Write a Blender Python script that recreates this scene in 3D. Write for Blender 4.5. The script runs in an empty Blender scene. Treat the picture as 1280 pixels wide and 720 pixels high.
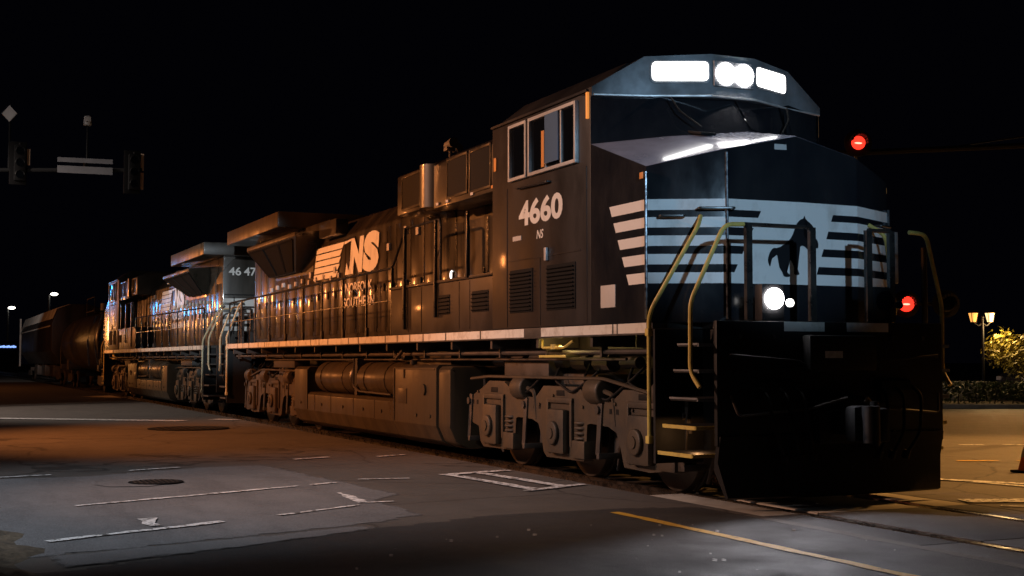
import bpy, bmesh, math, random
from mathutils import Vector, Matrix
random.seed(7)
scene = bpy.context.scene
COL = scene.collection
R = math.radians

# ------------------------------------------------------------------ materials
MATS = {}

def pbr(name, col, rough=0.5, metal=0.0, col2=None, nscale=4.0, stretch=(1, 1, 1), rvar=0.0,
        bump=0.0, bscale=40.0, coat=0.0, lo=0.35, hi=0.7, detail=6.0, spec=0.5):
    """Painted / rough surface: two base colours mixed by a stretched noise, roughness variation, bump."""
    m = bpy.data.materials.new(name)
    m.use_nodes = True
    nt = m.node_tree
    b = nt.nodes["Principled BSDF"]
    b.inputs["Base Color"].default_value = (*col, 1)
    b.inputs["Roughness"].default_value = rough
    b.inputs["Metallic"].default_value = metal
    b.inputs["Coat Weight"].default_value = coat
    b.inputs["Coat Roughness"].default_value = 0.08
    b.inputs["Specular IOR Level"].default_value = spec
    tc = nt.nodes.new("ShaderNodeTexCoord")
    mp = nt.nodes.new("ShaderNodeMapping")
    mp.inputs["Scale"].default_value = stretch
    nt.links.new(tc.outputs["Object"], mp.inputs["Vector"])
    if col2 is not None or rvar:
        n = nt.nodes.new("ShaderNodeTexNoise")
        n.inputs["Scale"].default_value = nscale
        n.inputs["Detail"].default_value = detail
        n.inputs["Roughness"].default_value = 0.62
        nt.links.new(mp.outputs["Vector"], n.inputs["Vector"])
        rm = nt.nodes.new("ShaderNodeMapRange")
        rm.inputs["From Min"].default_value = lo
        rm.inputs["From Max"].default_value = hi
        nt.links.new(n.outputs["Fac"], rm.inputs["Value"])
        if col2 is not None:
            mx = nt.nodes.new("ShaderNodeMix")
            mx.data_type = 'RGBA'
            mx.inputs["A"].default_value = (*col, 1)
            mx.inputs["B"].default_value = (*col2, 1)
            nt.links.new(rm.outputs["Result"], mx.inputs["Factor"])
            nt.links.new(mx.outputs["Result"], b.inputs["Base Color"])
        if rvar:
            r2 = nt.nodes.new("ShaderNodeMapRange")
            r2.inputs["From Min"].default_value = 0.3
            r2.inputs["From Max"].default_value = 0.7
            r2.inputs["To Min"].default_value = max(0.02, rough - rvar)
            r2.inputs["To Max"].default_value = min(1, rough + rvar)
            nt.links.new(n.outputs["Fac"], r2.inputs["Value"])
            nt.links.new(r2.outputs["Result"], b.inputs["Roughness"])
    if bump:
        nb = nt.nodes.new("ShaderNodeTexNoise")
        nb.inputs["Scale"].default_value = bscale
        nb.inputs["Detail"].default_value = 5
        nt.links.new(tc.outputs["Object"], nb.inputs["Vector"])
        bp = nt.nodes.new("ShaderNodeBump")
        bp.inputs["Strength"].default_value = bump
        bp.inputs["Distance"].default_value = 0.02
        nt.links.new(nb.outputs["Fac"], bp.inputs["Height"])
        nt.links.new(bp.outputs["Normal"], b.inputs["Normal"])
    MATS[name] = m
    return m

def emit(name, col, strength):
    m = bpy.data.materials.new(name)
    m.use_nodes = True
    nt = m.node_tree
    b = nt.nodes["Principled BSDF"]
    b.inputs["Base Color"].default_value = (*[c * 0.5 for c in col], 1)
    b.inputs["Emission Color"].default_value = (*col, 1)
    b.inputs["Emission Strength"].default_value = strength
    MATS[name] = m
    return m

def asphalt(name, c1, c2, rough=0.75, stain=0.35, crack=True, speck=True, seed=0.0, soft=False):
    m = bpy.data.materials.new(name)
    m.use_nodes = True
    nt = m.node_tree
    L = nt.links
    b = nt.nodes["Principled BSDF"]
    tc = nt.nodes.new("ShaderNodeTexCoord")
    mp = nt.nodes.new("ShaderNodeMapping")
    mp.inputs["Location"].default_value = (seed, seed * 2, 0)
    L.new(tc.outputs["Object"], mp.inputs["Vector"])

    def noise(s, d=5, r=0.6, vec=None):
        n = nt.nodes.new("ShaderNodeTexNoise")
        n.inputs["Scale"].default_value = s
        n.inputs["Detail"].default_value = d
        n.inputs["Roughness"].default_value = r
        L.new(vec or mp.outputs["Vector"], n.inputs["Vector"])
        return n.outputs["Fac"]

    def rng(v, a, c, lo=0.0, hi=1.0):
        r = nt.nodes.new("ShaderNodeMapRange")
        r.inputs["From Min"].default_value = a
        r.inputs["From Max"].default_value = c
        r.inputs["To Min"].default_value = lo
        r.inputs["To Max"].default_value = hi
        L.new(v, r.inputs["Value"])
        return r.outputs["Result"]

    def mix(f, a, c, mode='MIX'):
        x = nt.nodes.new("ShaderNodeMix")
        x.data_type = 'RGBA'
        x.blend_type = mode
        for s, v in (("Factor", f), ("A", a), ("B", c)):
            if isinstance(v, (int, float)):
                x.inputs[s].default_value = v
            elif isinstance(v, tuple):
                x.inputs[s].default_value = (*v, 1)
            else:
                L.new(v, x.inputs[s])
        return x.outputs["Result"]
    # long streaks along the direction of traffic
    m2 = nt.nodes.new("ShaderNodeMapping")
    m2.inputs["Scale"].default_value = (0.25, 1.6, 1)
    m2.inputs["Rotation"].default_value = (0, 0, R(28))
    L.new(tc.outputs["Object"], m2.inputs["Vector"])
    base = mix(rng(noise(0.55, 6, 0.65), 0.36, 0.66), c1, c2)
    base = mix(rng(noise(1.3, 5, 0.6, m2.outputs["Vector"]), 0.5, 0.72, 0, stain), base, tuple(x * 0.5 for x in c1))
    base = mix(rng(noise(90, 3, 0.7), 0.38, 0.68, 0, 0.7), base, tuple(min(1, x * 2.4) for x in c2))
    if speck:
        v = nt.nodes.new("ShaderNodeTexVoronoi")
        v.inputs["Scale"].default_value = 3.2
        L.new(mp.outputs["Vector"], v.inputs["Vector"])
        base = mix(rng(v.outputs["Distance"], 0.028, 0.02), base, (0.34, 0.33, 0.31))
    if crack:
        n2 = nt.nodes.new("ShaderNodeTexNoise")
        n2.inputs["Scale"].default_value = 1.1
        n2.inputs["Detail"].default_value = 7
        L.new(mp.outputs["Vector"], n2.inputs["Vector"])
        vm = mix(0.35, mp.outputs["Vector"], n2.outputs["Color"])
        v = nt.nodes.new("ShaderNodeTexVoronoi")
        v.feature = 'DISTANCE_TO_EDGE'
        v.inputs["Scale"].default_value = 0.42
        L.new(vm, v.inputs["Vector"])
        base = mix(rng(v.outputs["Distance"], 0.008, 0.002, 0, .75), base, tuple(x * 0.4 for x in c1))
    L.new(base, b.inputs["Base Color"])
    L.new(rng(noise(1.7, 5), 0.3, 0.7, rough - 0.14, rough + 0.1), b.inputs["Roughness"])
    bp = nt.nodes.new("ShaderNodeBump")
    bp.inputs["Strength"].default_value = 0.55
    bp.inputs["Distance"].default_value = 0.012
    L.new(noise(75, 4, 0.7), bp.inputs["Height"])
    L.new(bp.outputs["Normal"], b.inputs["Normal"])
    if soft:          # the patch thins out unevenly towards its border
        at = nt.nodes.new("ShaderNodeAttribute")
        at.attribute_name = "edge"
        ad = nt.nodes.new("ShaderNodeMath"); ad.operation = 'ADD'
        L.new(at.outputs["Fac"], ad.inputs[0])
        L.new(rng(noise(2.6, 7, 0.68), 0.25, 0.75, -.32, .32), ad.inputs[1])
        L.new(rng(ad.outputs[0], 0.30, 0.62), b.inputs["Alpha"])
    MATS[name] = m
    return m

def soft_sheet(name, pts, z, mat, fade, step=.16):
    """a patch as a fine grid; each point stores how far inside the border it lies"""
    P = [Vector(p) for p in pts]
    def inside(q):
        c = False
        for a, b in zip(P, P[1:] + P[:1]):
            if (a.y > q.y) != (b.y > q.y) and q.x < (b.x - a.x) * (q.y - a.y) / (b.y - a.y) + a.x: c = not c
        return c
    def dist(q):
        d = 1e9
        for a, b in zip(P, P[1:] + P[:1]):
            ab = b - a
            t = max(0, min(1, (q - a).dot(ab) / ab.length_squared))
            d = min(d, (a + ab * t - q).length)
        return d
    x0, x1 = min(p.x for p in P) - fade, max(p.x for p in P) + fade
    y0, y1 = min(p.y for p in P) - fade, max(p.y for p in P) + fade
    nx, ny = int((x1 - x0) / step) + 1, int((y1 - y0) / step) + 1
    m = MB()
    V, val = {}, []
    for i in range(nx + 1):
        for j in range(ny + 1):
            q = Vector((x0 + i * step, y0 + j * step))
            d = dist(q) * (1 if inside(q) else -1)
            if d > -fade:
                V[i, j] = m.bm.verts.new((q.x, q.y, z))
                val.append(max(-1.0, min(1.0, .5 + d / fade * .5)))
    for i in range(nx):
        for j in range(ny):
            k = [(i, j), (i + 1, j), (i + 1, j + 1), (i, j + 1)]
            if all(c in V for c in k):
                m.bm.faces.new([V[c] for c in k])
    o = m.build(name, [mat], None, 0)
    a = o.data.attributes.new("edge", 'FLOAT', 'POINT')
    a.data.foreach_set("value", val)
    return struct(o)

def worn_paint(name, col, under, amount=0.5):
    m = pbr(name, col, 0.6, 0, under, 14, (1, 1, 1), 0.1, 0.3, 90, lo=amount, hi=amount + 0.09, detail=9)
    return m

BLACK = pbr("black_paint", (0.014, 0.012, 0.009), 0.33, 0, (0.034, 0.026, 0.018), 1.6, (1.6, 1, 0.25), 0.10, 0.05, 6, coat=0.35)
CABPAINT = pbr("cab_paint", (0.009, 0.008, 0.008), 0.42, 0, (0.019, 0.015, 0.0135), 1.3, (1, 1, 0.5), 0.1, 0.05, 5, coat=0.08)
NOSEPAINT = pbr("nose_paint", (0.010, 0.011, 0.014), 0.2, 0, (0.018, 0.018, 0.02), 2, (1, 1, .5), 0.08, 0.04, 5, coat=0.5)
NOSETOP = pbr("nose_top_sheen", (0.34, 0.37, 0.46), 0.24, 0, (0.18, 0.20, 0.26), 2, rvar=.06, coat=.6)  # pale base stands in for the number boards' reflection on black paint
PILOT = pbr("pilot_black", (0.004, 0.004, 0.005), 0.6, 0, (0.009, 0.009, 0.009), 3, (1, 1, 0.6), 0.1, 0.1, 20, spec=.3)
RAILBLACK = pbr("handrail_black", (0.012, 0.012, 0.012), 0.32, 0, (0.03, 0.027, 0.024), 6, rvar=0.1)
DUSTY = pbr("dusty_truck", (0.046, 0.031, 0.017), 0.60, 0, (0.011, 0.009, 0.007), 2.6, (1, 1, .9), 0.12, 0.16, 34, lo=0.45, hi=0.75)
TANKP = pbr("dusty_tank", (0.052, 0.039, 0.023), 0.36, 0, (0.016, 0.012, 0.009), 1.4, (1.4, 1, 0.35), 0.12, 0.08, 10, lo=.42, hi=.72)
DARKSTEEL = pbr("dark_steel", (0.02, 0.018, 0.016), 0.55, 0.0, (0.06, 0.045, 0.035), 4, rvar=0.1, bump=0.2)
WHEELM = pbr("wheel_steel", (0.06, 0.052, 0.045), 0.45, 0.6, (0.12, 0.10, 0.08), 6, rvar=0.1)
RAILST = pbr("rail_steel", (0.35, 0.33, 0.31), 0.28, 1.0, (0.2, 0.17, 0.14), 7, rvar=0.1)
WHITE = pbr("white_decal", (0.74, 0.73, 0.70), 0.42, 0, (0.50, 0.47, 0.43), 3.5, (1, 1, 0.6), 0.1, lo=.55, hi=.8)
STRIP = pbr("reflective_strip", (0.62, 0.60, 0.55), 0.45, 0, (0.36, 0.32, 0.27), 6, (1, 1, 1), 0.1, lo=.5, hi=.75)
EDGE = pbr("corner_highlight", (0.20, 0.22, 0.24), 0.22, 0.6, (0.03, 0.03, 0.035), 9, (1, 1, 1.5), 0.1, lo=.45, hi=.6)  # pale metal colour draws the highlight along the rounded nose corners
BLACKDECAL = pbr("black_decal", (0.012, 0.012, 0.014), 0.3)
YELLOW = pbr("yellow_paint", (0.55, 0.43, 0.11), 0.45, 0, (0.32, 0.23, 0.07), 9, rvar=0.1, lo=.5, hi=.75)
CREAM = pbr("faded_yellow", (0.62, 0.55, 0.36), 0.45, 0, (0.4, 0.34, 0.2), 9)
GREY = pbr("grey_paint", (0.20, 0.21, 0.22), 0.45, 0, (0.10, 0.10, 0.10), 3, rvar=0.1)
ALU = pbr("aluminium", (0.62, 0.60, 0.58), 0.38, 0.35, (0.42, 0.41, 0.4), 8, rvar=0.1)
GLASS = pbr("dark_glass", (0.004, 0.005, 0.007), 0.04, 0, spec=0.6)
BLUEGLASS = pbr("deflector_glass", (0.10, 0.16, 0.26), 0.12, 0)
SCREEN = pbr("intake_screen", (0.004, 0.004, 0.004), 0.75, 0, (0.008, 0.007, 0.006), 60, spec=.2)
ORANGE = pbr("orange_plate", (0.66, 0.28, 0.07), 0.5)
RUBBER = pbr("rubber", (0.005, 0.005, 0.005), 0.7, spec=.2)
CONC = pbr("concrete", (0.42, 0.39, 0.34), 0.8, 0, (0.25, 0.225, 0.19), 2.2, rvar=.05, bump=0.4, bscale=60)
BOARD = emit("number_board_light", (1.0, 0.97, 0.95), 9.0)
HEADL = emit("headlight_glow", (1.0, 0.95, 0.95), 60.0)
HEADLS = emit("lamp_glow_small", (1.0, 0.95, 0.9), 3.0)
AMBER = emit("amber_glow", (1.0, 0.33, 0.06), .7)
REDL = emit("red_lamp", (1.0, 0.03, 0.015), 2.2)
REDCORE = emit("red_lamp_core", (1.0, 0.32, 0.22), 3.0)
LAMPW = emit("street_lamp_glow", (1.0, 0.93, 0.8), 4.0)
LAMPA = emit("lantern_amber", (1.0, 0.42, 0.09), 1.3)
LAMPB = emit("lantern_pale", (1.0, 0.66, 0.28), 2.0)
NEON = emit("blue_neon", (0.25, 0.42, 1.0), 1.6)
DARKMETAL = pbr("dark_metal", (0.006, 0.006, 0.007), 0.6, spec=.2)
SIGNM = pbr("grey_sign", (0.065, 0.065, 0.075), 0.5, 0, (0.035, 0.035, 0.042), 3)
PALEPLATE = pbr("pale_plate", (0.50, 0.48, 0.46), 0.5)
AMBERTAPE = pbr("amber_tape", (0.85, 0.62, 0.45), 0.5)
BARK = pbr("bark", (0.05, 0.035, 0.025), 0.9, bump=.5)
LEAFY = pbr("yellow_leaf", (0.19, 0.155, 0.014), 0.6, 0, (0.10, 0.10, 0.014), 5)
LEAFG = pbr("hedge_leaf", (0.075, 0.095, 0.018), 0.6, 0, (0.035, 0.055, 0.012), 3)
SOIL = pbr("soil", (0.13, 0.10, 0.066), 0.95, 0, (0.035, 0.028, 0.021), 3.0, bump=1.0, bscale=14, lo=.35, hi=.65)
BALLAST = pbr("ballast", (0.045, 0.04, 0.035), 0.9, 0, (0.02, 0.018, 0.016), 22, bump=1.0, bscale=30)
TANKCAR = pbr("tank_car_paint", (0.012, 0.011, 0.011), 0.36, 0, (0.032, 0.027, 0.024), 0.8, (1.4, 1, 0.3), 0.12)
HOPPERM = pbr("hopper_paint", (0.42, 0.41, 0.39), 0.6, 0, (0.25, 0.23, 0.2), 1.2, rvar=.1)
CONEO = pbr("cone_orange", (0.75, 0.16, 0.03), 0.5)
CARP = pbr("car_paint", (0.03, 0.03, 0.033), 0.25, 0, coat=0.6)

# ------------------------------------------------------------------ mesh helper
class MB:
    def __init__(self):
        self.bm = bmesh.new()

    def box(self, x0, x1, y0, y1, z0, z1, bev=0.0, mi=0, rot=None, piv=None):
        M = Matrix.Translation(((x0 + x1) / 2, (y0 + y1) / 2, (z0 + z1) / 2)) @ Matrix.Diagonal((abs(x1 - x0), abs(y1 - y0), abs(z1 - z0), 1))
        g = bmesh.ops.create_cube(self.bm, size=1.0, matrix=M)
        vs = g['verts']
        fs = set(f for v in vs for f in v.link_faces)
        for f in fs:
            f.material_index = mi
        if bev:
            es = list(set(e for v in vs for e in v.link_edges))
            r = bmesh.ops.bevel(self.bm, geom=es, offset=bev, segments=2, profile=0.6, affect='EDGES')
            vs = list(set(v for f in r['faces'] for v in f.verts) | set(v for v in vs if v.is_valid))
            for f in r['faces']:
                f.material_index = mi
        if rot is not None:
            bmesh.ops.rotate(self.bm, verts=vs, cent=piv or ((x0 + x1) / 2, (y0 + y1) / 2, (z0 + z1) / 2), matrix=rot)
        return vs

    def cyl(self, p0, p1, r, seg=16, r2=None, mi=0, bev=0.0):
        p0, p1 = Vector(p0), Vector(p1)
        d = p1 - p0
        M = Matrix.Translation((p0 + p1) / 2) @ d.to_track_quat('Z', 'Y').to_matrix().to_4x4()
        g = bmesh.ops.create_cone(self.bm, cap_ends=True, segments=seg, radius1=r, radius2=r if r2 is None else r2, depth=d.length, matrix=M)
        vs = g['verts']
        for f in set(f for v in vs for f in v.link_faces):
            f.material_index = mi
        if bev:
            es = [e for e in set(e for v in vs for e in v.link_edges) if any(len(f.verts) > 4 for f in e.link_faces)]
            bmesh.ops.bevel(self.bm, geom=es, offset=bev, segments=3, profile=0.5, affect='EDGES')
        return vs

    def ball(self, c, r, sc=(1, 1, 1), mi=0, sub=2):
        M = Matrix.Translation(c) @ Matrix.Diagonal((*sc, 1))
        g = bmesh.ops.create_icosphere(self.bm, subdivisions=sub, radius=r, matrix=M)
        for f in set(f for v in g['verts'] for f in v.link_faces):
            f.material_index = mi

    def tube(self, path, r, seg=8, fillet=0.0, mi=0):
        P = [Vector(p) for p in path]
        if fillet and len(P) > 2:
            Q = [P[0]]
            for i in range(1, len(P) - 1):
                a, b, c = P[i - 1], P[i], P[i + 1]
                t = min(fillet, (a - b).length * .45, (c - b).length * .45)
                s, e = b + (a - b).normalized() * t, b + (c - b).normalized() * t
                for k in range(6):
                    u = k / 5
                    Q.append(s * (1 - u) ** 2 + b * 2 * u * (1 - u) + e * u * u)
            Q.append(P[-1])
            P = Q
        rings = []
        up = None
        for i, p in enumerate(P):
            t = ((P[min(i + 1, len(P) - 1)] - P[max(i - 1, 0)])).normalized()
            if up is None:
                up = Vector((0, 0, 1)) if abs(t.z) < 0.9 else Vector((1, 0, 0))
            n = (up - t * up.dot(t))
            if n.length < 1e-4:
                n = t.orthogonal()
            n.normalize()
            up = n
            b = t.cross(n)
            rings.append([self.bm.verts.new(p + (n * math.cos(2 * math.pi * k / seg) + b * math.sin(2 * math.pi * k / seg)) * r) for k in range(seg)])
        for a, b in zip(rings, rings[1:]):
            for k in range(seg):
                f = self.bm.faces.new((a[k], a[(k + 1) % seg], b[(k + 1) % seg], b[k]))
                f.material_index = mi
        for q in (rings[0][::-1], rings[-1]):
            self.bm.faces.new(q).material_index = mi

    def face(self, pts, mi=0):
        f = self.bm.faces.new([self.bm.verts.new(p) for p in pts])
        f.material_index = mi
        return f

    def prism(self, outline, fn, a, b, mi=0, bev=0.0):
        """outline: 2D points; fn(u, v, w) -> 3D point; extruded from w=a to w=b."""
        A = [self.bm.verts.new(fn(u, v, a)) for u, v in outline]
        B = [self.bm.verts.new(fn(u, v, b)) for u, v in outline]
        fs = [self.bm.faces.new(A), self.bm.faces.new(B[::-1])]
        n = len(A)
        for i in range(n):
            fs.append(self.bm.faces.new((A[i], B[i], B[(i + 1) % n], A[(i + 1) % n])))
        for f in fs:
            f.material_index = mi
        if bev:
            es = list(set(e for f in fs for e in f.edges))
            bmesh.ops.bevel(self.bm, geom=es, offset=bev, segments=2, profile=0.6, affect='EDGES')

    def build(self, name, mats, parent=None, smooth=32):
        bmesh.ops.recalc_face_normals(self.bm, faces=self.bm.faces)
        me = bpy.data.meshes.new(name)
        self.bm.to_mesh(me)
        self.bm.free()
        for m in (mats if isinstance(mats, (list, tuple)) else [mats]):
            me.materials.append(m)
        if smooth:
            me.polygons.foreach_set("use_smooth", [True] * len(me.polygons))
            me.set_sharp_from_angle(angle=R(smooth))
        o = bpy.data.objects.new(name, me)
        COL.objects.link(o)
        if parent:
            o.parent = parent
        return o


def build_each(mb, name, mats, parent=None, smooth=32):
    """one object per separate piece"""
    bm = mb.bm
    bm.faces.ensure_lookup_table()
    seen, out = set(), []
    for f0 in list(bm.faces):
        if f0 in seen: continue
        isl, st = [], [f0]
        seen.add(f0)
        while st:
            f = st.pop(); isl.append(f)
            for v in f.verts:
                for g in v.link_faces:
                    if g not in seen:
                        seen.add(g); st.append(g)
        q = MB()
        vm = {}
        for f in isl:
            for v in f.verts:
                if v not in vm: vm[v] = q.bm.verts.new(v.co)
            q.bm.faces.new([vm[v] for v in f.verts]).material_index = f.material_index
        out.append(q.build(name, mats, parent, smooth))
    bm.free()
    return out

XZ = lambda u, v, w: (u, w, v)      # outline in x,z  extruded along y
YZ = lambda u, v, w: (w, u, v)      # outline in y,z  extruded along x

def tag(o, label, cat, group=None, kind=None):
    if label: o["label"] = label
    if cat: o["category"] = cat
    if group: o["group"] = group
    if kind: o["kind"] = kind
    return o

def empty(name, loc=(0, 0, 0), rz=0):
    o = bpy.data.objects.new(name, None)
    o.location = loc
    o.rotation_euler.z = rz
    o.empty_display_size = 0.3
    COL.objects.link(o)
    return o

def struct(o):
    o["kind"] = "structure"
    return o

def copy_tree(o, parent=None, skip=()):
    c = o.copy()
    COL.objects.link(c)
    c.parent = parent
    for ch in list(o.children):
        if ch.name.split('.')[0] not in skip:
            copy_tree(ch, c, skip)
    return c

def text_mesh(mb, body, fn, u0, u1, v0, v1, bold=0.0, shear=0.0, mi=0, t=0.0):
    """Filled lettering scaled to u0..u1, v0..v1 and mapped by fn(u, v, w)."""
    cu = bpy.data.curves.new("lettering", 'FONT')
    cu.body = body
    cu.offset = bold
    cu.resolution_u = 4
    o = bpy.data.objects.new("lettering", cu)
    COL.objects.link(o)
    bpy.context.view_layer.update()
    me = bpy.data.meshes.new_from_object(o.evaluated_get(bpy.context.evaluated_depsgraph_get()))
    xs = [v.co.x + shear * v.co.y for v in me.vertices]
    ys = [v.co.y for v in me.vertices]
    ax, bx, ay, by = min(xs), max(xs), min(ys), max(ys)
    vs = [mb.bm.verts.new(fn(u0 + (x - ax) / (bx - ax) * (u1 - u0), v0 + (y - ay) / (by - ay) * (v1 - v0), t)) for x, y in zip(xs, ys)]
    for p in me.polygons:
        try:
            mb.bm.faces.new([vs[i] for i in p.vertices]).material_index = mi
        except ValueError:
            pass
    bpy.data.objects.remove(o)
    bpy.data.curves.remove(cu)
    bpy.data.meshes.remove(me)

def side_fn(s, y):
    """Decal plane on the flank of side s (-1: the side facing the camera); u runs left to right as read."""
    return lambda u, v, w: (u if s < 0 else -u, s * (y + w), v)

# ------------------------------------------------------------------ locomotive
BARS = [(3.05, 3.165), (2.865, 2.975), (2.67, 2.78), (2.475, 2.585), (2.275, 2.39)]
A_, B_, C_ = (0.0, 1.6), (0.40, 0.85), (0.45, 0.0)

def nose_x(y):
    y = abs(y)
    if y >= B_[1]:
        t = (A_[1] - y) / (A_[1] - B_[1])
        return A_[0] + t * (B_[0] - A_[0])
    t = (B_[1] - y) / B_[1]
    return B_[0] + t * (C_[0] - B_[0])

def nose_off(y0, y1):
    ym = (y0 + y1) / 2
    s = 1 if ym > 0 else -1
    n = Vector((B_[1] - A_[1], -(B_[0] - A_[0]))) if abs(ym) > B_[1] else Vector((C_[1] - B_[1], -(C_[0] - B_[0])))
    n = Vector((-n.x, -n.y)).normalized()
    return Vector((abs(n.x), s * abs(n.y), 0))

def nose_quad(mb, ya0, ya1, yb0, yb1, z0, z1, off=0.004, mi=0):
    """strip on the nose between y=ya (left) and y=yb (right) at bottom 0 / top 1, split at facet corners"""
    cuts = [-B_[1], 0.0, B_[1]]
    ls = [-9] + cuts + [9]
    for a, b in zip(ls, ls[1:]):
        l0, l1 = max(ya0, a), max(ya1, a)
        r0, r1 = min(yb0, b), min(yb1, b)
        if r0 - l0 < 1e-4 and r1 - l1 < 1e-4:
            continue
        l0, l1 = min(l0, b), min(l1, b)
        r0, r1 = max(r0, a), max(r1, a)
        o = nose_off(max(a, -1.6), min(b, 1.6)) * off
        P = [Vector((nose_x(y), y, z)) + o for y, z in ((l0, z0), (r0, z0), (r1, z1), (l1, z1))]
        Q = []
        for p in P:
            if not Q or (p - Q[-1]).length > 1e-4:
                Q.append(p)
        if len(Q) > 2:
            mb.face(Q, mi)

HORSE = [(.30,.00),(.40,.00),(.41,.03),(.36,.08),(.33,.16),(.39,.26),(.42,.30),  
(.47,.22),(.50,.13),(.49,.05),(.55,.03),(.60,.05),(.56,.10),(.55,.20),(.51,.33),(.53,.42), 
(.60,.52),(.67,.56), 
(.75,.52),(.82,.44),(.80,.36),(.84,.33),(.88,.38),(.87,.48),(.79,.58),(.75,.61), 
(.84,.65),(.93,.62),(.95,.54),(1.0,.53),(1.01,.61),(.97,.69),(.85,.72),(.73,.70), 
(.70,.78),(.70,.86),(.74,.90),(.82,.87),(.89,.88),(.90,.92),(.83,.98),(.75,1.04),(.72,1.10),(.69,1.05),(.62,1.02),(.55,.94),(.50,.82),(.45,.71), 
(.37,.62),(.27,.55),(.19,.50),(.10,.50),(.03,.42),(-.01,.28),(.03,.17),(.06,.28),(.10,.36),(.16,.38), 
(.19,.30),(.22,.22),(.21,.16),(.26,.08)]

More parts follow.
